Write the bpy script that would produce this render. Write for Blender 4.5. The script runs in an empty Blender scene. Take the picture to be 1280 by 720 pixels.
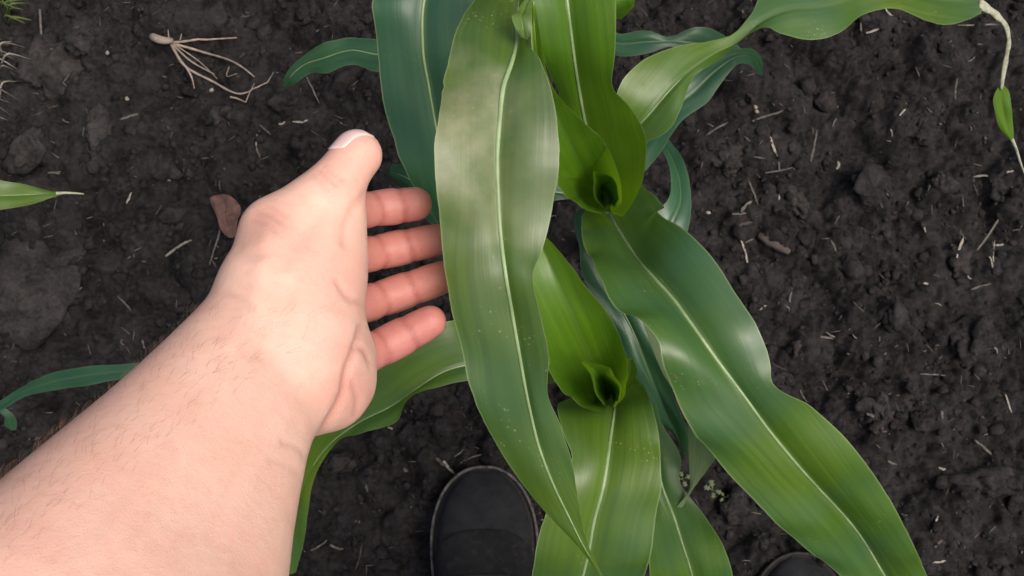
import bpy, math, random
import numpy as np

# ------------------------------------------------------------------ camera, sky, sun, exposure
scene = bpy.context.scene
COL = scene.collection
PITCH = math.radians(12.0)
CAM = np.array([0.0, 0.0, 1.25])
HFOV = math.radians(48.0)
F = 640.0 / math.tan(HFOV / 2)                     # focal length in photograph pixels (1280 wide)

cd = bpy.data.cameras.new('camera')
cam = bpy.data.objects.new('camera', cd)
COL.objects.link(cam)
cam.location = CAM
cam.rotation_euler = (PITCH, 0, 0)
cd.sensor_fit = 'HORIZONTAL'
cd.angle = HFOV
cd.clip_start = 0.01
cd.clip_end = 500.0
cd.dof.use_dof = True
cd.dof.focus_distance = 0.58
cd.dof.aperture_fstop = cd.lens * 1e-3 / (2 * 0.0004)
scene.camera = cam

SUN_EL, SUN_AZ = math.radians(67.0), math.radians(112.0)   # azimuth from +Y (away from the person) towards +X
world = bpy.data.worlds.new('World')
scene.world = world
world.use_nodes = True
wn = world.node_tree.nodes
bg = wn['Background']
sky = wn.new('ShaderNodeTexSky')
sky.sky_type = 'NISHITA'
sky.sun_disc = False
sky.sun_elevation = SUN_EL
sky.sun_rotation = SUN_AZ
sky.air_density = 1.0
sky.dust_density = 7.0
sky.ozone_density = 1.0
world.node_tree.links.new(sky.outputs[0], bg.inputs[0])
bg.inputs[1].default_value = 0.075

sd = bpy.data.lights.new('sun', 'SUN')
sd.energy = 1.5
sd.angle = math.radians(32.0)
sd.color = (1.0, 0.95, 0.88)
sun = bpy.data.objects.new('sun', sd)
COL.objects.link(sun)
sdir = np.array([math.cos(SUN_EL) * math.sin(SUN_AZ), math.cos(SUN_EL) * math.cos(SUN_AZ), math.sin(SUN_EL)])
sun.rotation_euler = (math.pi / 2 - SUN_EL, 0, math.pi - SUN_AZ)
sun.location = (sdir * 5).tolist()

vs = scene.view_settings
vs.view_transform = 'Standard'
vs.look = 'None'
vs.gamma = 1.0
vs.use_curve_mapping = False
vs.exposure = 1.0

rng = np.random.default_rng(7)
random.seed(7)

# ------------------------------------------------------------------ pixel to place
CT, ST = math.cos(PITCH), math.sin(PITCH)

def ray(px, py):
    x, y, z = (px - 640.0) / F, -(py - 360.0) / F, -1.0
    return np.array([x, y * CT - z * ST, y * ST + z * CT])

def P(px, py, z):
    d = ray(px, py)
    return CAM + d * ((z - CAM[2]) / d[2])

def depth(p):
    v = np.asarray(p) - CAM
    return v[1] * ST - v[2] * CT

def PR(px, py, z, rpx):                              # point and a radius in metres for a width seen in pixels
    p = P(px, py, z)
    return p, rpx * depth(p) / F

# ------------------------------------------------------------------ scene graph helpers
def link(o, parent=None):
    COL.objects.link(o)
    if parent is not None:
        o.parent = parent
    return o

def tag(o, label=None, cat=None, group=None, kind=None):
    if label: o['label'] = label
    if cat: o['category'] = cat
    if group: o['group'] = group
    if kind: o['kind'] = kind
    return o

def empty(name, loc):
    o = bpy.data.objects.new(name, None)
    o.empty_display_size = 0.05
    o.location = [float(v) for v in loc]
    return link(o)

def mesh_obj(name, verts, faces, mat, parent=None, smooth=True, uv=None, attrs=None):
    """verts in world space; a parent Empty is only translated, so its place is subtracted"""
    v = np.asarray(verts, dtype=np.float64)
    if parent is not None:
        q, off = parent, np.zeros(3)
        while q is not None:
            off = off + np.array(q.location)
            q = q.parent
        v = v - off
    me = bpy.data.meshes.new(name)
    if isinstance(faces, np.ndarray):
        k = faces.shape[1]
        me.vertices.add(len(v)); me.vertices.foreach_set('co', v.ravel())
        me.loops.add(faces.size); me.loops.foreach_set('vertex_index', faces.ravel().astype(np.int32))
        me.polygons.add(len(faces)); me.polygons.foreach_set('loop_start', np.arange(0, faces.size, k, dtype=np.int32))
        me.update(calc_edges=True)
    else:
        me.from_pydata([tuple(x) for x in v], [], faces)
    me.validate()
    if smooth:
        me.polygons.foreach_set('use_smooth', np.ones(len(me.polygons), dtype=bool))
    li = np.zeros(len(me.loops), dtype=np.int32)
    me.loops.foreach_get('vertex_index', li)
    for nm, data in (uv or {}).items():
        l = me.uv_layers.new(name=nm)
        l.data.foreach_set('uv', np.asarray(data, dtype=np.float32)[li].ravel())
    for nm, data in (attrs or {}).items():
        a = me.attributes.new(nm, 'FLOAT', 'POINT')
        a.data.foreach_set('value', np.asarray(data, dtype=np.float32))
    me.materials.append(mat)
    me.update()
    return link(bpy.data.objects.new(name, me), parent)

def grid_faces(n, m, wrap=False):
    i = np.arange(n - 1)[:, None]
    j = np.arange(m if wrap else m - 1)[None, :]
    j2 = (j + 1) % m
    return np.stack([i * m + j, i * m + j2, (i + 1) * m + j2, (i + 1) * m + j], -1).reshape(-1, 4)

def spline(P0, u):
    """cubic Hermite through P0 (n,k) with chord parameters; u in 0..1"""
    P0 = np.asarray(P0, float)
    d = np.linalg.norm(np.diff(P0, axis=0), axis=1) + 1e-6
    t = np.concatenate([[0], np.cumsum(d)]); t /= t[-1]
    return spline_t(P0, t, u)

def spline_t(P0, t, u):
    n = len(P0)
    m = np.zeros_like(P0)
    sec = np.diff(P0, axis=0) / np.diff(t)[:, None]
    h = np.diff(t)[:, None]
    if n > 2:
        m[1:-1] = (sec[:-1] * h[1:] + sec[1:] * h[:-1]) / (h[1:] + h[:-1])
    m[0], m[-1] = sec[0], sec[-1]
    i = np.clip(np.searchsorted(t, u, side='right') - 1, 0, n - 2)
    hh = (t[i + 1] - t[i])[:, None]
    s = ((u - t[i]) / (t[i + 1] - t[i]))[:, None]
    return ((2 * s**3 - 3 * s**2 + 1) * P0[i] + (s**3 - 2 * s**2 + s) * hh * m[i]
            + (-2 * s**3 + 3 * s**2) * P0[i + 1] + (s**3 - s**2) * hh * m[i + 1])

def tube(pts, radii, sides=7, flat=1.0, up=None):
    """closed tube along pts; returns verts, faces"""
    pts = np.asarray(pts, float); n = len(pts)
    radii = np.broadcast_to(np.asarray(radii, float), (n,))
    T = np.gradient(pts, axis=0); T /= np.linalg.norm(T, axis=1)[:, None] + 1e-12
    ref = np.array([0, 0, 1.0]) if up is None else up
    A = np.cross(T, ref); bad = np.linalg.norm(A, axis=1) < 1e-3
    A[bad] = np.array([1.0, 0, 0]); A /= np.linalg.norm(A, axis=1)[:, None]
    B = np.cross(A, T)
    th = np.linspace(0, 2 * math.pi, sides, endpoint=False)
    V = pts[:, None, :] + radii[:, None, None] * (np.cos(th)[None, :, None] * A[:, None, :] + flat * np.sin(th)[None, :, None] * B[:, None, :])
    faces = [tuple(f) for f in grid_faces(n, sides, True)]
    faces.append(tuple(range(sides - 1, -1, -1))); faces.append(tuple(range((n - 1) * sides, n * sides)))
    return V.reshape(-1, 3), faces

# ------------------------------------------------------------------ noise in numpy
def hash2(ix, iy, seed):
    h = (ix.astype(np.int64) * 374761393 + iy.astype(np.int64) * 668265263 + seed * 974634877) & 0xffffffff
    h = ((h ^ (h >> 13)) * 1274126177) & 0xffffffff
    h = (h ^ (h >> 16)) & 0xffffffff
    return h / 4294967295.0

def vnoise(x, y, seed):
    ix, iy = np.floor(x), np.floor(y)
    fx, fy = x - ix, y - iy
    fx = fx * fx * (3 - 2 * fx); fy = fy * fy * (3 - 2 * fy)
    a, b = hash2(ix, iy, seed), hash2(ix + 1, iy, seed)
    c, d = hash2(ix, iy + 1, seed), hash2(ix + 1, iy + 1, seed)
    return (a * (1 - fx) + b * fx) * (1 - fy) + (c * (1 - fx) + d * fx) * fy

def fbm(x, y, seed, octv=4):
    s, a = 0.0, 0.5
    for k in range(octv):
        s = s + a * (vnoise(x * 2**k, y * 2**k, seed + k) - 0.5); a *= 0.5
    return s

def clods(x, y, cell, seed, keep):
    """rounded lumps on a jittered lattice; height in units of cell"""
    ix, iy = np.floor(x / cell), np.floor(y / cell)
    out = np.zeros_like(x)
    for dx in (-1, 0, 1):
        for dy in (-1, 0, 1):
            jx, jy = ix + dx, iy + dy
            cx = (jx + hash2(jx, jy, seed)) * cell
            cy = (jy + hash2(jx, jy, seed + 1)) * cell
            k = hash2(jx, jy, seed + 2)
            r = cell * (0.28 + 0.42 * hash2(jx, jy, seed + 3))
            q = 1 - ((x - cx) ** 2 + (y - cy) ** 2) / r**2
            hgt = np.where(k < keep, np.sqrt(np.clip(q, 0, 1)) * r * (0.35 + 0.5 * hash2(jx, jy, seed + 4)), 0)
            out = np.maximum(out, hgt)
    return out / cell

def ground_h(x, y):
    x = np.asarray(x, float); y = np.asarray(y, float)
    wx = x + 0.010 * fbm(x * 45, y * 45, 11, 3) * 2; wy = y + 0.010 * fbm(x * 45 + 9, y * 45 - 4, 12, 3) * 2
    wx = wx + 0.003 * fbm(x * 220, y * 220, 13, 2) * 2; wy = wy + 0.003 * fbm(x * 220 + 3, y * 220, 14, 2) * 2
    h = 0.050 * fbm(x * 5, y * 5, 21, 3)
    h = h + 0.080 * clods(wx, wy, 0.080, 31, 0.55) * 0.85
    h = h + 0.042 * clods(wx, wy, 0.042, 41, 0.62) * 0.90
    h = h + 0.021 * clods(wx, wy, 0.021, 51, 0.70) * 0.95
    h = h + 0.0105 * clods(wx, wy, 0.0105, 61, 0.70) * 0.75
    rg = 1 - 2 * np.abs(vnoise(x * 95, y * 95, 81) - 0.5)
    h = h - 0.006 * np.clip(rg - 0.72, 0, 1) / 0.28 * vnoise(x * 18, y * 18, 82)
    h = h + 0.014 * fbm(x * 60, y * 60, 71, 5)
    w = np.clip((np.maximum(np.abs(x) - 1.2, np.abs(y - 0.25) - 1.0)) / 0.6, 0, 1)
    return (h - 0.028) * (1 - w)

STEP = 0.0021
FX0, FY0, FNX, FNY = -0.90, -0.24, 858, 500
_fx, _fy = np.meshgrid(FX0 + np.arange(FNX) * STEP, FY0 + np.arange(FNY) * STEP)
FINE = ground_h(_fx, _fy)

def gh(x, y):
    """height of the built soil: the same lattice the ground mesh uses"""
    x = np.asarray(x, float); y = np.asarray(y, float)
    u, v = (x - FX0) / STEP, (y - FY0) / STEP
    i = np.clip(np.floor(u).astype(int), 0, FNX - 2); j = np.clip(np.floor(v).astype(int), 0, FNY - 2)
    a, b = np.clip(u - i, 0, 1), np.clip(v - j, 0, 1)
    return (FINE[j, i] * (1 - a) + FINE[j, i + 1] * a) * (1 - b) + (FINE[j + 1, i] * (1 - a) + FINE[j + 1, i + 1] * a) * b

def on_ground(px, py, lift=0.0):
    z = 0.0
    for _ in range(6):
        p = P(px, py, z)
        z = 0.5 * z + 0.5 * (float(gh(p[0], p[1])) + lift)
    p = P(px, py, z)
    p[2] = float(gh(p[0], p[1])) + lift
    return p

# ------------------------------------------------------------------ materials
def mat(name):
    m = bpy.data.materials.new(name); m.use_nodes = True
    nt = m.node_tree
    return m, nt, nt.nodes['Principled BSDF']

def N(nt, t, **kw):
    n = nt.nodes.new(t)
    for k, v in kw.items():
        if k in n.inputs: n.inputs[k].default_value = v
        else: setattr(n, k, v)
    return n

def ramp(nt, fac, stops):
    r = nt.nodes.new('ShaderNodeValToRGB')
    el = r.color_ramp.elements
    while len(el) < len(stops): el.new(0.5)
    for e, (p, c) in zip(el, stops):
        e.position = p; e.color = c if len(c) == 4 else (*c, 1)
    nt.links.new(fac, r.inputs[0])
    return r

def math_n(nt, op, a, b=None, clamp=False):
    n = nt.nodes.new('ShaderNodeMath'); n.operation = op; n.use_clamp = clamp
    for i, v in enumerate((a, b)):
        if v is None: continue
        if isinstance(v, (int, float)): n.inputs[i].default_value = v
        else: nt.links.new(v, n.inputs[i])
    return n.outputs[0]

def mixc(nt, fac, a, b, mode='MIX'):
    n = nt.nodes.new('ShaderNodeMix'); n.data_type = 'RGBA'; n.blend_type = mode
    for idx, v in ((0, fac), (6, a), (7, b)):
        if isinstance(v, (int, float)): n.inputs[idx].default_value = v
        elif isinstance(v, tuple): n.inputs[idx].default_value = v if len(v) == 4 else (*v, 1)
        else: nt.links.new(v, n.inputs[idx])
    return n.outputs[2]

def obj_noise(nt, scale, detail=4, rough=0.55, world_space=True):
    tc = N(nt, 'ShaderNodeNewGeometry') if world_space else N(nt, 'ShaderNodeTexCoord')
    out = tc.outputs['Position'] if world_space else tc.outputs['Object']
    n = N(nt, 'ShaderNodeTexNoise', Scale=scale, Detail=detail, Roughness=rough)
    nt.links.new(out, n.inputs['Vector'])
    return n.outputs['Fac']

def bump(nt, bsdf, height, strength, dist):
    b = N(nt, 'ShaderNodeBump', Strength=strength, Distance=dist)
    nt.links.new(height, b.inputs['Height'])
    nt.links.new(b.outputs[0], bsdf.inputs['Normal'])
    return b

def soil_material(name, lo, hi, scale=60):
    m, nt, b = mat(name)
    n1 = obj_noise(nt, scale * 0.55, 3)
    n2 = obj_noise(nt, scale * 3.0, 5, 0.65)
    f = math_n(nt, 'ADD', math_n(nt, 'MULTIPLY', n1, 0.5), math_n(nt, 'MULTIPLY', n2, 0.5))
    r = ramp(nt, f, [(0.38, lo), (0.62, hi)])
    nt.links.new(r.outputs[0], b.inputs['Base Color'])
    b.inputs['Roughness'].default_value = 0.95
    b.inputs['Specular IOR Level'].default_value = 0.18
    bump(nt, b, obj_noise(nt, 300, 8, 0.75), 1.0, 0.0040)
    return m

M_SOIL = soil_material('soil', (0.0058, 0.0053, 0.0054), (0.037, 0.0330, 0.0328))
M_CLOD = soil_material('clod_soil', (0.0085, 0.0077, 0.0077), (0.044, 0.0392, 0.0385), 80)
M_GREYCLOD = soil_material('grey_clod_soil', (0.018, 0.0163, 0.0158), (0.060, 0.0530, 0.0500), 80)

def plain(name, c1, c2, rough=0.8, scale=120, bumpd=0.0004, spec=0.3):
    m, nt, b = mat(name)
    r = ramp(nt, obj_noise(nt, scale, 4), [(0.3, c1), (0.7, c2)])
    nt.links.new(r.outputs[0], b.inputs['Base Color'])
    b.inputs['Roughness'].default_value = rough
    b.inputs['Specular IOR Level'].default_value = spec
    if bumpd: bump(nt, b, obj_noise(nt, scale * 6, 4), 0.6, bumpd)
    return m

M_STRAW = [plain('pale_straw', (0.12, 0.105, 0.088), (0.30, 0.265, 0.22), scale=260),
           plain('grey_straw', (0.045, 0.040, 0.035), (0.13, 0.115, 0.098), scale=260),
           plain('brown_straw', (0.030, 0.023, 0.019), (0.075, 0.058, 0.048), scale=260)]
M_DRYLEAF = plain('dry_brown_leaf', (0.055, 0.028, 0.022), (0.125, 0.066, 0.054))
M_ROOT = plain('dry_root', (0.17, 0.13, 0.105), (0.30, 0.24, 0.195))
M_WEED = plain('weed_green', (0.05, 0.07, 0.03), (0.10, 0.125, 0.06))
M_MOSS = plain('grass_green', (0.035, 0.055, 0.012), (0.09, 0.12, 0.03))
M_DRYTIP = plain('withered_leaf_tip', (0.20, 0.205, 0.13), (0.40, 0.40, 0.30), scale=220)

def leaf_material(name, green, base, trans, bloom=0.0, tr_amt=0.30, rough=0.39, dust=0.35, sheen_band=None, ribband=0.8):
    """green blade with fine parallel veins; UV 'blade' = (across -1..1, along 0..1), 'metric' in metres"""
    m, nt, b = mat(name)
    L = nt.links.new
    uv = N(nt, 'ShaderNodeUVMap', uv_map='blade'); um = N(nt, 'ShaderNodeUVMap', uv_map='metric')
    sx = N(nt, 'ShaderNodeSeparateXYZ'); L(uv.outputs[0], sx.inputs[0])
    across = math_n(nt, 'ABSOLUTE', math_n(nt, 'SUBTRACT', math_n(nt, 'MULTIPLY', sx.outputs[0], 2.0), 1.0))
    along = sx.outputs[1]
    mp = N(nt, 'ShaderNodeMapping'); mp.inputs['Scale'].default_value = (900, 7, 1); L(um.outputs[0], mp.inputs['Vector'])
    vein = N(nt, 'ShaderNodeTexNoise', Scale=1.0, Detail=2.0); L(mp.outputs[0], vein.inputs['Vector'])
    mp2 = N(nt, 'ShaderNodeMapping'); mp2.inputs['Scale'].default_value = (230, 3, 1); L(um.outputs[0], mp2.inputs['Vector'])
    vein2 = N(nt, 'ShaderNodeTexNoise', Scale=1.0, Detail=1.0); L(mp2.outputs[0], vein2.inputs['Vector'])
    blot = obj_noise(nt, 15, 3)
    oi = N(nt, 'ShaderNodeObjectInfo')
    # pigment: yellower near the whorl, paler towards the rib, small vein stripes
    c = mixc(nt, ramp(nt, along, [(0.0, (1, 1, 1)), (0.34, (0, 0, 0))]).outputs[0], green, base)
    g2 = tuple(min(1, v * k) for v, k in zip(green, (1.55, 1.28, 0.9)))
    c = mixc(nt, ramp(nt, blot, [(0.42, (0, 0, 0)), (0.70, (0.8, 0.8, 0.8))]).outputs[0], c, g2)
    stripe = ramp(nt, vein2.outputs[0], [(0.35, (0.91, 0.91, 0.91)), (0.7, (1.10, 1.09, 1.06))])
    c = mixc(nt, 1.0, c, stripe.outputs[0], 'MULTIPLY')
    stripe2 = ramp(nt, vein.outputs[0], [(0.3, (0.84, 0.84, 0.84)), (0.7, (1.17, 1.16, 1.10))])
    c = mixc(nt, 1.0, c, stripe2.outputs[0], 'MULTIPLY')
    # waxy bluish bloom and clinging dust specks
    bl = math_n(nt, 'MULTIPLY', ramp(nt, obj_noise(nt, 11, 2), [(0.38, (0, 0, 0)), (0.7, (1, 1, 1))]).outputs[0], bloom)
    c = mixc(nt, bl, c, (0.032, 0.092, 0.054))
    v = N(nt, 'ShaderNodeTexVoronoi', Scale=330.0)
    geo = N(nt, 'ShaderNodeNewGeometry'); L(geo.outputs['Position'], v.inputs['Vector'])
    spk = ramp(nt, v.outputs['Distance'], [(0.10, (1, 1, 1)), (0.22, (0, 0, 0))])
    dens = ramp(nt, obj_noise(nt, 30, 4, 0.6), [(0.55, (0, 0, 0)), (0.70, (1, 1, 1))])
    spot = math_n(nt, 'MULTIPLY', math_n(nt, 'MULTIPLY', spk.outputs[0], dens.outputs[0]), dust)
    c = mixc(nt, spot, c, (0.34, 0.34, 0.22))
    if sheen_band:                                              # highlight painted as a pale dust-toned band, stronger left of the rib
        a0, a1 = sheen_band
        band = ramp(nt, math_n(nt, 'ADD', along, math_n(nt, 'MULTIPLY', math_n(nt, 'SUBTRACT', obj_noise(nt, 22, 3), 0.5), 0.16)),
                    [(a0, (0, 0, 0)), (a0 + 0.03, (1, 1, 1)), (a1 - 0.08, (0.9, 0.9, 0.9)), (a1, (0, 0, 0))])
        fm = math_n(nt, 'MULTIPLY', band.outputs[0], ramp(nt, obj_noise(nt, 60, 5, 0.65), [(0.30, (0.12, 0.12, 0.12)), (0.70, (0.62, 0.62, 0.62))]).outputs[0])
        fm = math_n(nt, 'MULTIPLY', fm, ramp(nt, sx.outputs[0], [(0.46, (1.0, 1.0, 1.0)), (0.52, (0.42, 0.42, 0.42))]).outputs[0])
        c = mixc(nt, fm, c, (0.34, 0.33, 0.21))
    # pale tissue either side of the rib, widest at the base of the blade
    bandw = math_n(nt, 'MULTIPLY', ramp(nt, across, [(0.0, (0.75, 0.75, 0.75)), (0.13, (0, 0, 0))]).outputs[0], math_n(nt, 'SUBTRACT', 1.0, math_n(nt, 'MULTIPLY', along, 0.8)))
    if ribband: c = mixc(nt, math_n(nt, 'MULTIPLY', bandw, ribband), c, (0.15, 0.215, 0.075))
    # old feeding marks: a few tan flecks drawn out along the veins
    mp3 = N(nt, 'ShaderNodeMapping'); mp3.inputs['Scale'].default_value = (420, 90, 1); L(um.outputs[0], mp3.inputs['Vector'])
    v3 = N(nt, 'ShaderNodeTexVoronoi', Scale=1.0); L(mp3.outputs[0], v3.inputs['Vector'])
    fl = math_n(nt, 'MULTIPLY', ramp(nt, v3.outputs['Distance'], [(0.16, (1, 1, 1)), (0.26, (0, 0, 0))]).outputs[0], ramp(nt, obj_noise(nt, 48, 2), [(0.62, (0, 0, 0)), (0.68, (1, 1, 1))]).outputs[0])
    c = mixc(nt, math_n(nt, 'MULTIPLY', fl, 0.6), c, (0.14, 0.12, 0.045))
    edge = ramp(nt, across, [(0.965, (0, 0, 0)), (0.995, (1, 1, 1))])
    c = mixc(nt, math_n(nt, 'MULTIPLY', edge.outputs[0], 0.55), c, (0.24, 0.30, 0.13))
    L(c, b.inputs['Base Color'])
    b.inputs['Roughness'].default_value = rough
    rr = ramp(nt, obj_noise(nt, 45, 4), [(0.3, (rough * 0.85,) * 3), (0.7, (rough * 1.3,) * 3)])
    L(rr.outputs[0], b.inputs['Roughness'])
    b.inputs['Specular IOR Level'].default_value = 0.5
    hgt = math_n(nt, 'ADD', math_n(nt, 'MULTIPLY', vein.outputs[0], 0.6), math_n(nt, 'MULTIPLY', vein2.outputs[0], 1.2))
    bump(nt, b, hgt, 0.17, 0.0008)
    tr = N(nt, 'ShaderNodeBsdfTranslucent')
    tcol = mixc(nt, 1.0, stripe.outputs[0], trans, 'MULTIPLY')
    L(tcol, tr.inputs['Color'])
    mx = N(nt, 'ShaderNodeMixShader'); mx.inputs[0].default_value = tr_amt
    L(b.outputs[0], mx.inputs[1]); L(tr.outputs[0], mx.inputs[2])
    L(mx.outputs[0], nt.nodes['Material Output'].inputs['Surface'])
    return m

M_LEAF_TOP = leaf_material('maize_leaf_top', (0.060, 0.122, 0.011), (0.092, 0.165, 0.007), (0.26, 0.46, 0.04), bloom=0.6, dust=0.8)
M_LEAF_PALE = leaf_material('maize_leaf_underside', (0.21, 0.29, 0.16), (0.21, 0.29, 0.16), (0.26, 0.42, 0.14), dust=0.2, ribband=0)
M_LEAF_PALE2 = leaf_material('maize_leaf_fold', (0.075, 0.145, 0.035), (0.075, 0.145, 0.035), (0.20, 0.36, 0.10), dust=0.2, ribband=0)
M_LEAF_SHEEN = leaf_material('maize_leaf_sheen', (0.055, 0.108, 0.012), (0.066, 0.112, 0.012), (0.26, 0.46, 0.04), bloom=0.5, dust=0.9, sheen_band=(0.43, 0.62))  # specks are dust; the pale band is a highlight painted into the colour
M_LEAF_YOUNG = leaf_material('maize_leaf_young', (0.052, 0.128, 0.006), (0.105, 0.195, 0.005), (0.28, 0.52, 0.015), tr_amt=0.30, dust=0.15, ribband=0.25)
M_LEAF_BLUE = leaf_material('maize_leaf_bluish', (0.020, 0.072, 0.034), (0.034, 0.090, 0.030), (0.10, 0.26, 0.07), bloom=0.65, tr_amt=0.2, dust=0.25)
M_LEAF_MID = leaf_material('maize_leaf_mid', (0.050, 0.115, 0.010), (0.125, 0.215, 0.006), (0.19, 0.40, 0.05), bloom=0.75, dust=0.55)

def rib_material():
    m, nt, b = mat('midrib')
    r = ramp(nt, obj_noise(nt, 90, 3), [(0.3, (0.13, 0.20, 0.08)), (0.7, (0.22, 0.30, 0.14))])
    nt.links.new(r.outputs[0], b.inputs['Base Color'])
    b.inputs['Roughness'].default_value = 0.45
    return m
M_RIB = rib_material()
M_STALK = plain('maize_stalk', (0.05, 0.10, 0.018), (0.10, 0.16, 0.04), 0.5, 60)

def skin_material():
    m, nt, b = mat('skin')
    L = nt.links.new
    at = N(nt, 'ShaderNodeAttribute', attribute_name='flush_shade')
    n1 = obj_noise(nt, 38, 4); n2 = obj_noise(nt, 150, 4, 0.6)
    base = mixc(nt, ramp(nt, n1, [(0.35, (0, 0, 0)), (0.68, (1, 1, 1))]).outputs[0], (0.68, 0.435, 0.345), (0.655, 0.385, 0.298))
    base = mixc(nt, math_n(nt, 'MULTIPLY', ramp(nt, n2, [(0.5, (0, 0, 0)), (0.75, (1, 1, 1))]).outputs[0], 0.35), base, (0.59, 0.300, 0.228))
    base = mixc(nt, at.outputs['Fac'], base, (0.345, 0.080, 0.072))  # pinker finger skin, darkened further to paint shade under palm and leaf
    cr = N(nt, 'ShaderNodeAttribute', attribute_name='crease')
    base = mixc(nt, math_n(nt, 'MULTIPLY', cr.outputs['Fac'], 0.65), base, (0.30, 0.085, 0.070))
    L(base, b.inputs['Base Color'])
    b.inputs['Roughness'].default_value = 0.52
    b.inputs['Specular IOR Level'].default_value = 0.38
    b.inputs['Subsurface Weight'].default_value = 0.22
    b.inputs['Subsurface Radius'].default_value = (1.0, 0.32, 0.18)
    b.inputs['Subsurface Scale'].default_value = 0.004
    v = N(nt, 'ShaderNodeTexVoronoi', Scale=900.0, feature='DISTANCE_TO_EDGE')
    geo = N(nt, 'ShaderNodeNewGeometry'); L(geo.outputs['Position'], v.inputs['Vector'])
    hg = math_n(nt, 'ADD', math_n(nt, 'MULTIPLY', v.outputs['Distance'], 0.5), math_n(nt, 'MULTIPLY', obj_noise(nt, 260, 4), 0.9))
    bump(nt, b, hg, 0.34, 0.0009)
    return m
M_SKIN = skin_material()
mN, ntN, bN = mat('fingernail')
rN = ramp(ntN, obj_noise(ntN, 60, 3), [(0.3, (0.60, 0.40, 0.36)), (0.7, (0.68, 0.50, 0.46))])
ntN.links.new(rN.outputs[0], bN.inputs['Base Color'])
bN.inputs['Roughness'].default_value = 0.3
M_NAIL = mN
def shoe_material(name, c1, c2):
    m, nt, b = mat(name)
    c = ramp(nt, obj_noise(nt, 45, 4), [(0.3, c1), (0.7, c2)]).outputs[0]
    dirt = ramp(nt, obj_noise(nt, 130, 6, 0.7), [(0.50, (0, 0, 0)), (0.72, (0.6, 0.6, 0.6))]).outputs[0]
    c = mixc(nt, dirt, c, (0.035, 0.031, 0.029))
    nt.links.new(c, b.inputs['Base Color'])
    b.inputs['Roughness'].default_value = 0.85
    b.inputs['Specular IOR Level'].default_value = 0.25
    w = N(nt, 'ShaderNodeTexWave', Scale=420.0, Distortion=1.5); g = N(nt, 'ShaderNodeNewGeometry'); nt.links.new(g.outputs['Position'], w.inputs['Vector'])
    hh = math_n(nt, 'ADD', math_n(nt, 'MULTIPLY', w.outputs['Fac'], 0.4), math_n(nt, 'MULTIPLY', obj_noise(nt, 70, 5, 0.6), 2.2))
    bump(nt, b, hh, 0.7, 0.0016)
    return m
M_SHOE = shoe_material('shoe_black_canvas', (0.012, 0.012, 0.0135), (0.024, 0.024, 0.026))
M_SHOE2 = shoe_material('shoe_black_vamp', (0.005, 0.005, 0.006), (0.011, 0.011, 0.012))
M_WELT = plain('shoe_grey_welt', (0.025, 0.023, 0.022), (0.115, 0.108, 0.104), 0.85, 130, 0.0006)
M_SOLE = plain('shoe_sole', (0.012, 0.011, 0.011), (0.03, 0.027, 0.026), 0.9, 160, 0.0005)
M_LACE = plain('shoe_lace', (0.02, 0.02, 0.02), (0.05, 0.05, 0.05), 0.8, 700, 0.0002)
M_EYELET = plain('shoe_eyelet', (0.25, 0.25, 0.25), (0.4, 0.4, 0.4), 0.35, 200, 0)
M_TROUSER = plain('trouser_cloth', (0.012, 0.012, 0.015), (0.022, 0.022, 0.028), 0.9, 500, 0.0003)

# ------------------------------------------------------------------ ground
def axis(lo, hi, step, far):
    a = np.linspace(lo, hi, int(round((hi - lo) / step)) + 1)
    g, s, out_lo, out_hi = 1.35, step, [lo], [hi]
    while out_hi[-1] < far:
        s *= g; out_hi.append(out_hi[-1] + s); out_lo.append(out_lo[-1] - s)
    return np.concatenate([out_lo[:0:-1], a, out_hi[1:]])

gx = axis(FX0, FX0 + (FNX - 1) * STEP, STEP, 60.0)
gy = axis(FY0, FY0 + (FNY - 1) * STEP, STEP, 60.0)
GX, GY = np.meshgrid(gx, gy)
GZ = ground_h(GX, GY)
gv = np.stack([GX, GY, GZ], -1).reshape(-1, 3)
# crumbled overhangs: push points a little sideways so the lumps are not a pure height field
ground = mesh_obj('ground', gv, grid_faces(len(gy), len(gx)), M_SOIL)
tag(ground, 'dark tilled black soil of the maize field', kind='structure')

# ------------------------------------------------------------------ lumps
def ico(sub):
    import bmesh
    bm = bmesh.new(); bmesh.ops.create_icosphere(bm, subdivisions=sub, radius=1.0)
    v = np.array([x.co for x in bm.verts]); f = np.array([[q.index for q in x.verts] for x in bm.faces]); bm.free()
    return v, f
ICO1, ICO2, ICO3, ICO4 = ico(1), ico(2), ico(3), ico(4)

def lump_verts(V, r, seed, rough=0.35, flat=0.7):
    rs = np.random.default_rng(seed)
    d = np.ones(len(V))
    for k, a in ((1.3, 0.20), (2.6, 0.16), (5.5, 0.10), (11.0, 0.075), (22.0, 0.05)):
        ph = rs.uniform(0, 6.28, (5, 3)); w = rs.normal(0, k, (5, 3))
        for j in range(5):
            d += rough * a * np.sin(V @ w[j] + ph[j, 0])
    for _ in range(5):                                # broken facets
        n = rs.normal(size=3); n /= np.linalg.norm(n)
        c = rs.uniform(0.62, 0.9); pr = V @ n * d
        d = np.where(pr > c, d * (c + 0.35 * (pr - c)) / np.maximum(pr, 1e-6), d)
    sc = np.array([1.0, rs.uniform(0.7, 1.0), flat * rs.uniform(0.8, 1.1)])
    o = V * d[:, None] * sc * r
    a = rs.uniform(0, 6.28); R = np.array([[math.cos(a), -math.sin(a), 0], [math.sin(a), math.cos(a), 0], [0, 0, 1]])
    return o @ R.T

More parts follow.
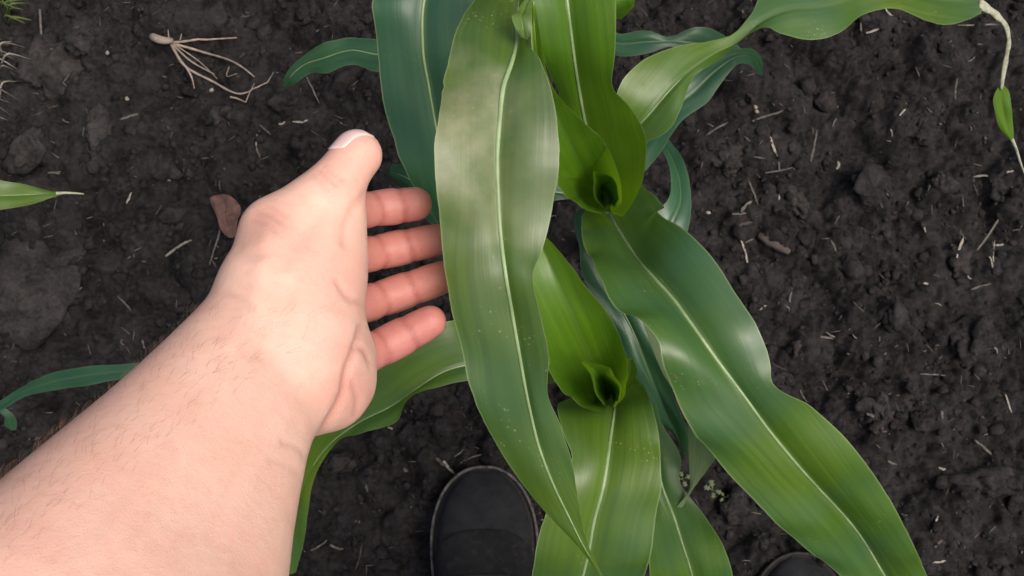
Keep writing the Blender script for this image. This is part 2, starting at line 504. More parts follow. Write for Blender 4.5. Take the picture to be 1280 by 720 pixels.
# crumbs nobody could count: one object
protos = [lump_verts(ICO1[0], 1.0, 100 + k, 0.8, 0.75) for k in range(14)]
cv, cf, off = [], [], 0
NCR = 11000
cxy = np.stack([rng.uniform(-0.78, 0.78, NCR), rng.uniform(-0.2, 0.74, NCR)], 1)
patchy = vnoise(cxy[:, 0] * 14, cxy[:, 1] * 14, 5)
for i in range(NCR):
    x, y = cxy[i]
    r = 0.0016 * (1 - rng.uniform(0, 0.985)) ** -0.52
    r = min(r, 0.011)
    if patchy[i] < 0.35 and rng.uniform() < 0.7: continue
    v = protos[i % 14] * r
    a = rng.uniform(0, 6.28); ca, sa = math.cos(a), math.sin(a)
    v = np.stack([v[:, 0] * ca - v[:, 1] * sa, v[:, 0] * sa + v[:, 1] * ca, v[:, 2]], 1)
    z = float(gh(x, y)) + r * 0.25
    cv.append(v + [x, y, z]); cf.append(ICO1[1] + off); off += len(v)
crumbs = mesh_obj('soil_crumbs', np.concatenate(cv), np.concatenate(cf), M_CLOD)
tag(crumbs, 'loose dark soil crumbs strewn over the tilled field', 'soil crumbs', kind='stuff')

clod_list = [  # px, py, radius px, label
    (126, 161, 21, None), (272, 16, 15, None), (156, 50, 19, None), (272, 148, 17, None), (436, 101, 17, None),
    (362, 128, 18, None), (35, 190, 26, None), (996, 254, 21, 'smooth grey soil clod among straw bits right of the maize'),
    (1003, 293, 15, None), (909, 199, 18, None), (1090, 238, 20, None), (1103, 69, 20, None), (1103, 520, 22, None),
    (1219, 428, 30, None), (1078, 503, 13, None), (994, 437, 16, None), (1155, 520, 20, None), (919, 642, 22, None),
    (983, 475, 12, None), (552, 533, 11, None), (494, 568, 14, None), (420, 586, 22, None), (537, 615, 14, None),
    (482, 704, 15, None), (1180, 230, 18, None), (1030, 120, 15, None), (1150, 160, 19, None), (1200, 330, 17, None),
    (940, 120, 14, None), (1010, 380, 13, None), (200, 210, 17, None), (240, 110, 14, None), (330, 40, 13, None),
    (100, 60, 16, None), (215, 270, 15, None), (1060, 330, 14, None), (1255, 240, 17, None), (1120, 400, 18, None)]
CLOD_NOTES = {0: 'rounded soil clod with a short grey straw against its side',
    1: 'small soil clod right above the uprooted stub roots',
    2: 'soil clod next to the pale end of the uprooted stub',
    3: 'soil clod below the longest root of the uprooted stub',
    4: 'soil clod just under the bluish leaf tip beyond the thumb',
    5: 'soil clod between the uprooted stub roots and the thumb',
    6: 'soil clod between the grass tuft roots and the pointed leaf tip',
    8: 'small clod touching the smooth grey clod',
    9: 'clod beside the curled lower leaf of the upper whorl',
    14: 'small clod close to the widest part of the drooping leaf',
    15: 'clod beside the notch in the drooping leaf',
    17: 'clod between the shoe toe and weed seedlings',
    18: 'smallest clod at the notched edge of the drooping leaf',
    19: 'small clod between the hand and the long hanging leaf',
    20: 'clod below the heel of the hand',
    21: 'bigger clod beside the wrist and curling leaf',
    22: 'clod right at the side of the black shoe toe',
    23: 'clod beside the black shoe, level with its laces',
    13: 'largest rough clod among short straws far from the maize',
    26: 'clod near the withered hanging leaf tip',
    36: 'clod under the thread end of the withered leaf tip',
    30: 'clod between the pointed leaf tip and brown dry leaf',
    34: 'clod next to the brown dry leaf stem',
    33: 'clod on the far side of the thin bent root',
    32: 'small clod between the uprooted stub and the bluish leaf tip'}
for i, (px, py, r, lab) in enumerate(clod_list):
    p, rm = PR(px, py, 0.01, r); p = on_ground(px, py)
    o = mesh_obj('soil_clod', lump_verts(ICO4[0] if r > 17 else ICO3[0], rm * 1.05, 300 + i, 0.8, 0.72) + p + [0, 0, rm * (0.22 if lab else 0.0)], ICO4[1] if r > 17 else ICO3[1],
                 M_GREYCLOD if (lab or i % 3 == 0) else M_CLOD)
    if lab or i in CLOD_NOTES: tag(o, lab or CLOD_NOTES[i], 'soil clod', 'clods on the field')
    else: tag(o, 'dark rounded crumbly soil clod lying on the tilled soil', 'soil clod', 'clods on the field')
p, rm = PR(58, 345, 0.02, 76)
big = mesh_obj('soil_clod', lump_verts(ICO4[0], rm, 12, 0.8, 0.42) + on_ground(58, 345) + [0, 0, 0.004], ICO4[1], M_GREYCLOD)
tag(big, 'biggest flat topped soil clod, beside the forearm and narrow bluish leaf', 'soil clod', 'clods on the field')
p, rm = PR(52, 95, 0.02, 44)
big2 = mesh_obj('soil_clod', lump_verts(ICO4[0], rm, 27, 0.8, 0.5) + on_ground(52, 95) + [0, 0, 0.004], ICO4[1], M_GREYCLOD)
tag(big2, 'large soil clod with a thin root over it beside the grass tuft', 'soil clod', 'clods on the field')
p, rm = PR(1232, 603, 0.01, 48)
b3 = lump_verts(ICO4[0], rm, 55, 0.7, 0.35)
b3[:, 1] *= 0.45
big3 = mesh_obj('soil_clod', b3 + on_ground(1232, 603) + [0, 0, 0.003], ICO4[1], M_CLOD)
tag(big3, 'long low soil ridge clod near the broad drooping maize leaf', 'soil clod', 'clods on the field')

# ------------------------------------------------------------------ straw, roots, dry leaf, weeds, grass tuft
def strip(a, b, w, seed, lift=0.003, bend=0.0, n=6):
    """a split piece of straw: flattened, uneven, resting on the soil"""
    rs = np.random.default_rng(seed)
    A, B = on_ground(*a, lift), on_ground(*b, lift)
    t = np.linspace(0, 1, n)[:, None]
    pts = A + (B - A) * t
    side = np.cross(B - A, [0, 0, 1.0]); side /= np.linalg.norm(side) + 1e-9
    pts = pts + side * (np.sin(t * math.pi) * bend + rs.normal(0, min(w, 0.003) * 0.10, (n, 1)))
    g = gh(pts[:, 0], pts[:, 1]); top = np.max(g - pts[:, 2]); pts[:, 2] += np.clip(top, -0.004, 0.012) * 0.75
    rad = w * 0.5 * (0.7 + 0.45 * rs.random(n)); rad[-1] *= rs.uniform(.15, .7); rad[0] *= rs.uniform(.3, .9)
    return tube(pts, rad, 5, 0.28, up=np.array([rs.uniform(-.6, .6), rs.uniform(-.6, .6), 1.0]))

def z5(x, y): return (700 + x / 2.181, y / 2.181)
def z6(x, y): return (800 + x / 1.8, 320 + y / 1.8)
def z7(x, y): return (x / 2.571, y / 2.571)
def z8(x, y): return (x / 2.0, 200 + y / 2.0)
def z9(x, y): return (350 + x / 2.571, 440 + y / 2.571)
straws = []   # (a, b, width px, tone 0 pale 1 grey 2 brown)
for x0, y0, x1, y1, w, c in [(525,328,610,300,5,1),(400,368,458,332,4,1),(575,370,590,420,6,0),(588,415,598,465,3,1),(685,438,702,352,4,1),(513,490,540,558,2.5,1),
        (490,645,512,715,4,0),(1080,75,1190,72,3,1),(1080,270,1085,212,4,1),(925,315,942,298,3.5,0),(848,303,855,278,7,1),
        (1130,480,1170,478,4,0),(1220,468,1240,464,3.5,0),(1140,680,1205,585,5,1),(1078,705,1098,650,5,0),(1182,715,1186,655,3,0),(1190,665,1212,665,3,0),
        (755,460,760,438,5,0),(835,90,870,78,4,0),(820,85,825,40,8,1),(890,20,910,40,3.5,0),(480,620,525,605,6,2),(470,582,508,580,3,1),(495,575,525,545,6,1),
        (740,655,752,685,3,1),(745,345,757,320,2.5,1),(993,618,996,634,3,0),(1115,165,1135,150,2,1),(903,350,906,372,2.5,0),(530,425,560,430,3,1),
        (560,470,640,455,3,1),(600,525,597,545,2.5,0),(505,660,530,648,3,1),(640,460,650,452,4,1)]:
    straws.append((z5(x0, y0), z5(x1, y1), w, c))
for x0, y0, x1, y1, w, c in [(790,0,796,30,3.5,0),(335,125,341,80,3,1),(480,103,506,126,2,1),(270,120,285,110,3,0),(755,415,790,445,4,1),(825,310,840,352,3,0),
        (680,348,682,366,4,1),(510,355,526,362,5,0),(362,300,378,328,2.5,1),(655,622,672,585,5,0),(665,655,682,640,4,1),(660,690,690,686,4,0),(640,60,652,60,4,0),
        (675,475,690,478,4,0),(540,38,562,55,3,1),(745,75,790,62,3,1),(740,42,748,50,2.5,0),(665,105,680,112,2.5,0),(630,265,700,270,2,1),(590,580,604,582,4,1),
        (600,195,606,215,2,1),(408,180,438,186,4,1),(800,205,806,218,3,0),(420,170,440,182,2.5,0),(300,240,330,255,2,1),(480,175,488,185,3,0),(560,460,580,468,3,1)]:
    straws.append((z6(x0, y0), z6(x1, y1), w, c))
for x0, y0, x1, y1, w, c in [(385,380,440,362,4,1),(270,405,265,440,3,1),(825,430,822,470,3,0),(822,470,835,505,3,1),(835,400,870,432,3,1),(895,397,915,388,3.5,0),(940,390,990,385,4,0),
        (985,245,1025,330,3,1),(405,652,420,618,3.5,0),(508,573,542,576,3.5,0),(770,52,802,46,3.5,1),(945,166,970,163,3,1),(198,378,222,391,2.5,1),(705,580,708,612,2.5,1),
        (120,625,132,632,5,1),(150,552,190,556,3,1),(650,512,690,505,4,1),(980,515,950,545,3,2),(1000,420,1050,455,2,2)]:
    straws.append((z7(x0, y0), z7(x1, y1), w, c))
for x0, y0, x1, y1, w, c in [(293,340,326,376,3.5,1),(412,238,476,198,4.5,0),(300,455,326,486,2.5,1),(355,448,360,470,3,1),(398,45,425,50,3,0),(125,30,150,28,3,1),(315,108,328,80,3,0),(150,280,175,300,2,1)]:
    straws.append((z8(x0, y0), z8(x1, y1), w, c))
for x0, y0, x1, y1, w, c in [(580,358,650,328,3,1),(500,340,530,365,6,1),(525,350,562,392,5,0),(560,335,590,310,3,1),(98,638,150,605,3,1),(160,618,202,632,4,1),(50,605,72,572,4,1),
        (275,430,280,450,3,1),(345,242,362,246,3,0),(240,700,262,615,2.5,2),(175,372,182,380,5,1),(395,375,408,385,5,1),(820,545,850,540,3,1)]:
    straws.append((z9(x0, y0), z9(x1, y1), w, c))
STRAW_LABEL = ['short pale straw fragment lying on the dark soil', 'short greyish straw fragment lying on the dark soil', 'short dull brown straw fragment lying on the dark soil']
for i, (a, b, w, c) in enumerate(straws):
    wm = w / F * 1.22 * 0.85
    v, f = strip(a, b, wm, 500 + i, 0.004, random.uniform(-0.0015, 0.0015))
    o = mesh_obj('straw_piece', v, f, M_STRAW[c], smooth=False)
    tag(o, STRAW_LABEL[c], 'straw', 'straw bits on the soil')

# broad wood-like chip
v, f = strip(z5(540, 642), z5(625, 690), 15 / F * 1.2, 77, 0.004, 0, 7)
tag(mesh_obj('bark_chip', v, f, M_STRAW[2]), 'broad brown bark chip on the soil among straw bits', 'bark chip')
# seeds
for k, (x, y) in enumerate([z5(405, 578), z5(533, 292), z5(536, 304), z7(345, 170), z7(680, 290), z7(408, 318)]):
    p, rm = PR(x, y, 0, 3.2); p = on_ground(x, y, rm * 0.6)
    tag(mesh_obj('seed', lump_verts(ICO2[0], rm, 900 + k, 0.25, 0.8) + p, ICO2[1], M_STRAW[0]), 'tiny pale rounded seed lying on the dark soil', 'seed', 'seeds on the soil')

# specks of chaff: one object
cv, cf, off = [], [], 0
for i in range(950):
    px, py = rng.uniform(-60, 1340), rng.uniform(-40, 760)
    p0 = P(px, py, 0); L_ = 0.0015 + 0.012 * rng.random() ** 2.2; w = rng.uniform(0.0003, 0.0009) * (1 if L_ < 0.007 else 0.7)
    a = rng.uniform(0, 6.28); d = np.array([math.cos(a), math.sin(a), 0]) * L_ / 2
    pts = np.array([p0 - d, p0, p0 + d]); pts[:, 2] = gh(pts[:, 0], pts[:, 1]).max() + 0.0012
    v, f = tube(pts, [w, w * 1.2, w * 0.6], 5, 0.5)
    cv.append(v); cf += [tuple(np.array(q) + off) for q in f]; off += len(v)
tag(mesh_obj('chaff_specks', np.concatenate(cv), cf, M_STRAW[1]), 'tiny specks of dry chaff scattered over the dark soil', 'chaff', kind='stuff')

def ground_path(pts, lift, n=24):
    q = np.array([on_ground(*p, lift) for p in pts])
    q = spline(q, np.linspace(0, 1, n))
    q[:, 2] = np.maximum(q[:, 2], gh(q[:, 0], q[:, 1]) + lift * 0.5)
    k = np.ones(5) / 5
    zz = np.convolve(np.pad(q[:, 2], 2, 'edge'), k, 'valid'); q[:, 2] = np.maximum(zz, gh(q[:, 0], q[:, 1]) + lift * 0.3)
    return q

stub = empty('uprooted_stubble', on_ground(205, 50))
tag(stub, 'uprooted dry stem stub with long thin spreading roots lying on soil', 'root')
q = ground_path([(190, 46), (202, 49), (217, 52)], 0.008, 8)
v, f = tube(q, np.array([0.0035, 0.0048, 0.005, 0.005, 0.0048, 0.0045, 0.004, 0.003]), 8); mesh_obj('stem', v, f, M_ROOT, stub)
for pts, r in [([(216,53),(253,50),(296,47)],.0017), ([(216,54),(249,64),(303,84),(318,96)],.0018), ([(215,55),(241,78),(268,93)],.0014),
             ([(214,56),(233,84),(264,101),(303,117),(334,103)],.0018), ([(233,84),(240,98),(243,111)],.0015), ([(288,121),(299,124),(307,128)],.0014),
             ([(216,54),(255,82),(272,99)],.0009), ([(286,84),(284,95),(296,92)],.0009), ([(211,48),(210,37)],.0008), ([(225,50),(227,42)],.0008), ([(334,103),(342,90)],.0008), ([(307,128),(312,116),(318,104)],.0009)]:
    q = ground_path(pts, 0.007, 26); rad = np.linspace(r, r * 0.45, 26) * (1 + 0.15 * np.sin(np.arange(26) * 1.7))
    v, f = tube(q, rad, 6); mesh_obj('root', v, f, M_ROOT, stub)

q = ground_path([(50, 12), (51, 40), (52, 57), (68, 63), (80, 78), (86, 88), (80, 100), (73, 108)], 0.010, 40)
v, f = tube(q, np.linspace(0.0016, 0.0007, 40), 6)
tag(mesh_obj('thin_root', v, f, M_STRAW[1]), 'long thin greyish root bending over a large clod', 'root')

tuft = empty('grass_tuft', on_ground(-8, 60)); tag(tuft, 'tuft of green grass with dry brown roots on the soil', 'grass tuft')
for k in range(46):
    green = k < 26
    bx_, by_ = (random.uniform(-45, 20), random.uniform(-25, 30)) if green else (random.uniform(-25, 2), random.uniform(55, 175))
    ln = random.uniform(15, 40)
    an = random.uniform(-1.2, 1.9) if green else random.uniform(-0.9, 0.9)
    a = on_ground(bx_, by_, 0.004); b = on_ground(bx_ + ln * math.cos(an), by_ + ln * math.sin(an), 0.012 + random.uniform(0, 0.02))
    mid = (a + b) / 2 + [0, 0, 0.012 + random.uniform(0, .012)]
    q = spline(np.array([a, mid, b]), np.linspace(0, 1, 9))
    v, f = tube(q, (np.array([1, 1.1, 1.1, 1, .9, .75, .55, .35, .1]) * (0.0022 if green else 0.0012)), 5, 0.35 if green else 1)
    mesh_obj('blade' if green else 'root', v, f, M_MOSS if green else M_STRAW[k % 2 + (k % 3 == 0)], tuft)

# brown dry leaf behind the wrist
dl = empty('dry_leaf', on_ground(288, 272)); tag(dl, 'crumpled reddish brown dry leaf beside the thumb joint of the hand', 'dry leaf')
out = np.array([(268,255),(278,251),(289,252),(300,257),(309,264),(307,275),(303,286),(296,298),(286,299),(279,292),(278,280),(272,268)], float)
cen = out.mean(0); vv, ff = [], []
rings = [0.0, 0.35, 0.7, 1.0]
for r_ in rings:
    for j, o_ in enumerate(out):
        q = cen + (o_ - cen) * r_
        vv.append(on_ground(q[0], q[1], 0.012) * [1, 1, 0] + [0, 0, 0.022 + 0.008 * math.sin(j * 1.9 + r_ * 3) * r_ + 0.004 * r_])
vv = np.array(vv); n_ = len(out)
ff = [tuple(x) for x in grid_faces(4, n_, True)]
o = mesh_obj('blade', vv, ff, M_DRYLEAF, dl)
sm = o.modifiers.new('thick', 'SOLIDIFY'); sm.thickness = 0.0012
ss = o.modifiers.new('sub', 'SUBSURF'); ss.levels = ss.render_levels = 1
v, f = tube(ground_path([(277, 278), (272, 298), (267, 315), (262, 331)], 0.010, 14), np.linspace(0.0016, 0.0009, 14), 6); mesh_obj('stem', v, f, M_STRAW[1], dl)

def weed(px, py, lab, seed, n=5, size=0.010):
    rs = np.random.default_rng(seed)
    c = on_ground(px, py, 0.004); e = empty('weed_seedling', c)
    tag(e, lab, 'weed')
    v, f = tube(np.array([c - [0, 0, 0.012], c + [0, 0, 0.008]]), 0.0009, 6); mesh_obj('stem', v, f, M_WEED, e)
    for k in range(n):
        a = k / n * 6.28 + rs.uniform(-.4, .4); d = np.array([math.cos(a), math.sin(a), 0]); s = np.array([-d[1], d[0], 0])
        L_ = size * rs.uniform(.7, 1.3); vv, ff = [], []
        outl = [(0, .05), (.35, .07), (.5, .30), (.62, .12), (.8, .34), (.9, .15), (1.0, .02)]
        for t, w in outl:
            base = c + d * L_ * t + [0, 0, 0.009 + 0.004 * math.sin(t * 2.5)]
            vv += [base - s * w * L_ + [0, 0, .001], base, base + s * w * L_ + [0, 0, .001]]
        o = mesh_obj('leaf', vv, [tuple(x) for x in grid_faces(len(outl), 3)], M_WEED, e)
        sm = o.modifiers.new('thick', 'SOLIDIFY'); sm.thickness = 0.0004
weed(889, 613, 'small pale weed seedling on soil beside a dangling leaf tip', 3, 4, 0.011)
weed(852, 599, 'tiny weed seedling half under the dangling leaf tip', 4, 4, 0.011)
weed(903, 622, 'tiniest weed seedling with few lobed leaflets on the bare soil', 5, 3, 0.007)

# ------------------------------------------------------------------ maize
def leaf(parent, st, m, nu=90, half=9, arch=0.05, wave=0.0016, rib=0.0018, rib_from=0.0, rib_to=0.97, seed=0, flip=False, label=None, base=True):
    """st rows: left x,y  mid x,y  right x,y (photo pixels)  height of the mid line, extra height left, right [, trough]"""
    st = [tuple(s) + (0.0,) * (10 - len(s)) for s in st]
    Lp = np.array([P(s[0], s[1], s[6] + s[7]) for s in st])
    Mp = np.array([P(s[2], s[3], s[6]) for s in st])
    Rp = np.array([P(s[4], s[5], s[6] + s[8]) for s in st])
    tr = np.array([[s[9]] for s in st])
    if base:                                             # sheath: the blade grows out of its stalk
        z0 = st[0][6]; c = stalk_point(parent.name, z0 - 0.045); d_ = Rp[0] - Lp[0]; d_ = d_ / (np.linalg.norm(d_) + 1e-9) * 0.007
        m0 = stalk_point(parent.name, z0 - 0.015) * 0.55 + Mp[0] * 0.45
        Lp = np.concatenate([[c - d_], [m0 - d_ * 1.1], Lp]); Mp = np.concatenate([[c], [m0], Mp]); Rp = np.concatenate([[c + d_], [m0 + d_ * 1.1], Rp])
        tr = np.concatenate([[[0.0]], [[0.2]], tr])
    allp = np.concatenate([Lp, Mp, Rp], 1)
    d = np.linalg.norm(np.diff(allp, axis=0), axis=1) + 1e-5
    t = np.concatenate([[0], np.cumsum(d)]); t /= t[-1]
    u = np.linspace(0, 1, nu)
    Q = spline_t(np.concatenate([allp, tr], 1), t, u)
    L_, M_, R_, trs = Q[:, :3], Q[:, 3:6], Q[:, 6:9], Q[:, 9]
    Tn = np.gradient(M_, axis=0); W = R_ - L_
    wid = np.linalg.norm(W, axis=1)
    Nn = np.cross(W, Tn); Nn /= np.linalg.norm(Nn, axis=1)[:, None] + 1e-12
    Nn[Nn[:, 2] < 0] *= -1
    s = np.linspace(-1, 1, 2 * half + 1)
    rs = np.random.default_rng(1000 + seed)
    V = np.zeros((nu, len(s), 3)); UV = np.zeros((nu, len(s), 2)); UM = np.zeros((nu, len(s), 2))
    ml = np.concatenate([[0], np.cumsum(np.linalg.norm(np.diff(M_, axis=0), axis=1))])
    ph = rs.uniform(0, 6.28, 6)
    for E_, sg in ((L_, 1.0), (R_, 2.0)):
        jag = (vnoise(ml * 260, ml * 0 + sg * 7.3 + seed, 91) - 0.5) * 0.0004 + (vnoise(ml * 90, ml * 0 + sg * 3.1 + seed, 92) - 0.5) * 0.0009
        nick = np.clip(vnoise(ml * 120, ml * 0 + sg * 5.7 + seed, 93) - 0.95, 0, 1) * 0.03
        dirn = E_ - M_; dl_ = np.linalg.norm(dirn, axis=1)[:, None] + 1e-9
        E_ += dirn / dl_ * ((jag - nick) * np.clip(wid / 0.03, 0, 1))[:, None]
    for j, sj in enumerate(s):
        E = L_ if sj < 0 else R_
        a = abs(sj)
        base = M_ + (E - M_) * a
        bulge = arch * wid * math.sin(math.pi * a) * 0.5
        und = wave * (a**1.5) * (np.sin(ml * 62 + ph[0] + (2.1 if sj > 0 else 0)) + 0.7 * np.sin(ml * 133 + ph[1] + (1.3 if sj > 0 else 0))) \
            + wave * 0.45 * np.sin(ml * 48 + sj * 3.0 + ph[2]) + wave * 0.25 * np.sin(ml * 95 - sj * 5 + ph[3])
        und *= np.clip(wid / 0.03, 0, 1)
        chan = -0.02 * wid * math.exp(-(sj / 0.12) ** 2)
        trough = -trs * wid * (a * (1 - a)) * 1.6
        V[:, j] = base + Nn * (bulge + und + chan)[:, None] + np.array([0, 0, 1.0]) * trough[:, None]
        UV[:, j, 0] = sj * 0.5 + 0.5; UV[:, j, 1] = u
        UM[:, j, 0] = sj * wid * 0.5; UM[:, j, 1] = ml
    o = mesh_obj('leaf', V.reshape(-1, 3), grid_faces(nu, len(s)), m, parent, uv={'blade': UV.reshape(-1, 2), 'metric': UM.reshape(-1, 2)})
    if label: o['label'] = label
    if rib > 0:
        k0, k1 = int(rib_from * nu), max(int(rib_to * nu), 4)
        c = V[k0:k1, half] + Nn[k0:k1] * 0.0004
        rad = rib * 0.50 * np.linspace(1.0, 0.0, len(c)) ** 0.75 + 0.00025
        if rib_from > 0: rad *= np.clip(np.arange(len(c)) / (0.12 * len(c)), 0.06, 1)
        v, f = tube(c, rad, 8, 0.45, up=np.array([0.05, -0.2, 1.0]))
        mesh_obj('midrib', v, f, M_RIB, o)
    return o

STALK = {}

def stalk_point(key, z):
    """the plants lean so that one looks straight down their whorls; lower down the stalk turns upright"""
    px, py, zt, lean = STALK[key]
    top = P(px, py, zt); z2 = max(z, 0.16)
    q = top + (P(px, py, z2) - top) * lean
    return np.array([q[0], q[1], z])

def plant(px, py, zt, lean, label):
    STALK['new'] = (px, py, zt, lean)
    g = stalk_point('new', 0.0); g[2] = float(gh(g[0], g[1]))
    e = empty('maize_plant', g)
    STALK[e.name] = STALK['new']
    tag(e, label, 'maize plant', 'maize plants')
    zs = np.linspace(g[2] - 0.03, zt - 0.115, 28)
    q = np.array([stalk_point(e.name, z) for z in zs])
    k = np.ones(5) / 5
    for c in (0, 1): q[:, c] = np.convolve(np.pad(q[:, c], 2, 'edge'), k, 'valid')
    rad = np.linspace(0.0115, 0.0085, 28); rad[4::5] *= 1.14
    v, f = tube(q, rad, 12, 1.0, up=np.array([0, 1.0, 0.01])); mesh_obj('stalk', v, f, M_STALK, e)
    return e

# --- plant 1: whorl beside the long pale leaf, upper of the two open funnels
p1 = plant(759, 250, 0.60, 0.95, 'maize plant with open whorl and the broad leaf drooping over bare soil')
leaf(p1, [(665, 0, 666, 4, 668, 0, .700, 0, 0, 0), (664, 62, 676, 88, 686, 96, .688, .004, .006, .1), (674, 130, 694, 138, 705, 128, .672, .006, .008, .3),
          (684, 180, 712, 178, 728, 151, .645, .020, .022, .5), (690, 214, 730, 213, 752, 173, .605, .038, .044, .5), (701, 237, 745, 231, 772, 214, .545, .085, .087, .3),
          (718, 253, 753, 242, 777, 243, .490, .132, .132, .2), (735, 263, 757, 247, 774, 257, .465, .153, .153, .1), (752, 268, 760, 250, 764, 265, .455, .160, .160, .1)],
     M_LEAF_YOUNG, rib=0, wave=0.0006, arch=0.0, seed=1, base=False, nu=110)
leaf(p1, [(741, 214, 741.5, 215, 742, 214, .618, 0, 0), (742, 223, 747, 223, 753, 217, .600, .015, .013, .2), (742, 238, 757, 236, 770, 229, .520, .090, .088, .3),
          (746, 251, 760, 246, 775, 246, .470, .135, .133, .2), (755, 261, 762, 250, 768, 259, .450, .151, .151, .1)],
     M_LEAF_YOUNG, rib=0, wave=0.0003, arch=0.0, seed=2, base=False, nu=50)
leaf(p1, [(748, 262, 762, 263, 779, 270, .525, .01, .035, .2), (748, 240, 768, 240, 801, 234, .545, .0, .045, .3), (725, 190, 745, 195, 807, 191, .575, .0, .035, .2), (706, 140, 730, 150, 802, 156, .600, .0, .025),
          (700, 120, 727, 135, 790, 137, .610, .0, .02), (690, 100, 723, 108, 769, 112, .625, 0, .012), (676, 55, 716, 58, 770, 67, .650, .006, .010), (660, 0, 709, 0, 770, 0, .665, .01, .01),
          (655, -60, 703, -60, 762, -60, .655, .01, .01), (672, -130, 700, -130, 735, -130, .61, .01, .01), (694, -190, 696, -192, 698, -190, .55)],
     M_LEAF_YOUNG, rib=.0018, rib_from=.20, seed=3, arch=0.03, wave=.0010, nu=120)
leaf(p1, [(738, 250, 757, 250, 790, 240, .440, .03, .04, .3), (727, 280, 766, 274, 809, 237, .500, .03, .03, .2), (731, 310, 781, 299, 829, 257, .540, .02, .015), (739, 322, 795, 320, 823, 267, .560, .014, .010),
          (750, 348, 815, 343, 855, 287, .585, .010, .010), (772, 389, 844, 376, 893, 324, .598, .008, .008), (800, 398, 863, 403, 922, 368, .603, .014, .008),
          (823, 425, 883, 431, 947, 409, .605, .014, .006), (828, 455, 905, 461, 962, 455, .602, .012, .004), (840, 485, 928, 492, 966, 478, .596, .006, .010), (862, 530, 955, 530, 1012, 507, .585, .004, .008),
          (893, 573, 990, 574, 1067, 559, .567, .006, .004), (938, 621, 1022, 609, 1106, 614, .544, .012, .002), (985, 667, 1067, 659, 1139, 676, .515, .016, .002), (1050, 720, 1106, 720, 1158, 720, .475, .016, .0),
          (1105, 775, 1140, 780, 1172, 775, .44), (1165, 860, 1168, 862, 1170, 860, .37)],
     M_LEAF_MID, rib=.0023, rib_from=.07, seed=4, arch=0.09, wave=.0012, nu=150, half=11)
# long leaf passing right of the top, withered at its tip
leaf(p1, [(755, 215, 770, 210, 785, 215, .47, 0, 0), (768, 165, 785, 172, 806, 180, .485, .01, .01), (772, 112, 812, 142, 838, 161, .50, .008, .008), (800, 79, 838, 112, 852, 132, .505, .004, .006),
          (850, 57, 868, 84, 872, 92, .50, .006, .0), (883, 52, 895, 66, 897, 76, .495, .004, .004), (915, 43, 921, 54, 928, 50, .492, .002, .004), (938, 20, 950, 28, 957, 34, .49, .0, .008),
          (955, -14, 985, 12, 978, 42, .485, 0, .004), (985, -30, 1020, 8, 1015, 49, .478), (1030, -36, 1050, 2, 1046, 43, .468), (1070, -36, 1080, -8, 1080, 18, .455), (1100, -40, 1110, -14, 1120, 10, .44),
          (1150, -36, 1155, -4, 1160, 28, .42), (1195, -26, 1198, 0, 1198, 29, .40), (1222, -8, 1225, 4, 1228, 16, .385)],
     M_LEAF_TOP, rib=.0015, rib_to=.30, seed=5, wave=.0012, nu=150)
tip = [(1224, 4, .386), (1242, 16, .375), (1257, 32, .36), (1261, 50, .345), (1257, 76, .325), (1253, 102, .31), (1252, 112, .30)]
q = spline(np.array([P(*t_) for t_ in tip]), np.linspace(0, 1, 40))
v, f = tube(q, np.array([.0044, .0037, .0031, .0028, .0026, .0025, .0023, .0021])[np.minimum(np.arange(40) // 5, 7)] * (1 + .12 * np.sin(np.arange(40) * .9)), 8, 0.4); mesh_obj('withered_tip', v, f, M_DRYTIP, p1)
leaf(p1, [(1249, 106, 1252, 104, 1255, 106, .305), (1242, 122, 1252, 122, 1262, 116, .295, .002, .002), (1244, 140, 1255, 140, 1265, 138, .285, .002, .002), (1249, 158, 1259, 160, 1266, 155, .275, .002, 0), (1262, 175, 1265, 177, 1267, 174, .265)],
     M_LEAF_YOUNG, rib=0, seed=6, base=False, nu=40)
q = spline(np.array([P(1265, 174, .266), P(1270, 186, .255), P(1275, 202, .24), P(1281, 218, .225)]), np.linspace(0, 1, 20))
v, f = tube(q, np.linspace(.0016, .0008, 20), 6); mesh_obj('withered_tip', v, f, M_DRYTIP, p1)
# lower bluish leaves of plant 1
leaf(p1, [(770, 210, 780, 220, 790, 232, .33), (790, 160, 808, 178, 822, 195, .345), (812, 118, 838, 138, 853, 150, .355, .004, .004), (850, 92, 868, 115, 884, 128, .36, .006, .002), (885, 76, 893, 90, 903, 102, .362, .008, 0),
          (917, 63, 920, 71, 922, 80, .36, .006, 0), (940, 62, 940, 72, 942, 83, .35, 0, 0), (953, 76, 949, 82, 946, 88, .335), (953, 94, 951, 95, 950, 95, .32)], M_LEAF_BLUE, rib=.0012, rib_to=.5, seed=7, nu=90)
leaf(p1, [(770, 330, 790, 345, 800, 360, .34), (795, 300, 822, 310, 845, 318, .355), (822, 265, 842, 272, 860, 285, .36, .006, 0), (836, 248, 850, 254, 864, 258, .358, .006, 0), (839, 225, 850, 228, 861, 226, .352, .006, 0),
          (834, 204, 843, 206, 852, 197, .345, .005, 0), (824, 184, 833, 186, 843, 182, .335, .003, 0), (814, 172, 822, 171, 832, 170, .325)], M_LEAF_BLUE, rib=0, seed=8, nu=80)
leaf(p1, [(722, 262, 735, 262, 755, 262, .45), (724, 312, 745, 312, 775, 312, .46), (729, 345, 755, 352, 790, 360, .455), (745, 375, 778, 388, 812, 398, .45, 0, .004), (768, 415, 795, 422, 822, 432, .445, .004, .006),
          (785, 455, 810, 462, 834, 468, .435, .006, .004), (800, 482, 822, 490, 846, 506, .425, .004, .0), (818, 515, 836, 522, 858, 534, .41), (840, 543, 848, 548, 860, 556, .395), (853, 568, 855, 572, 858, 572, .38)],
     M_LEAF_BLUE, rib=.0012, rib_to=.6, seed=9, nu=100, wave=.0022)
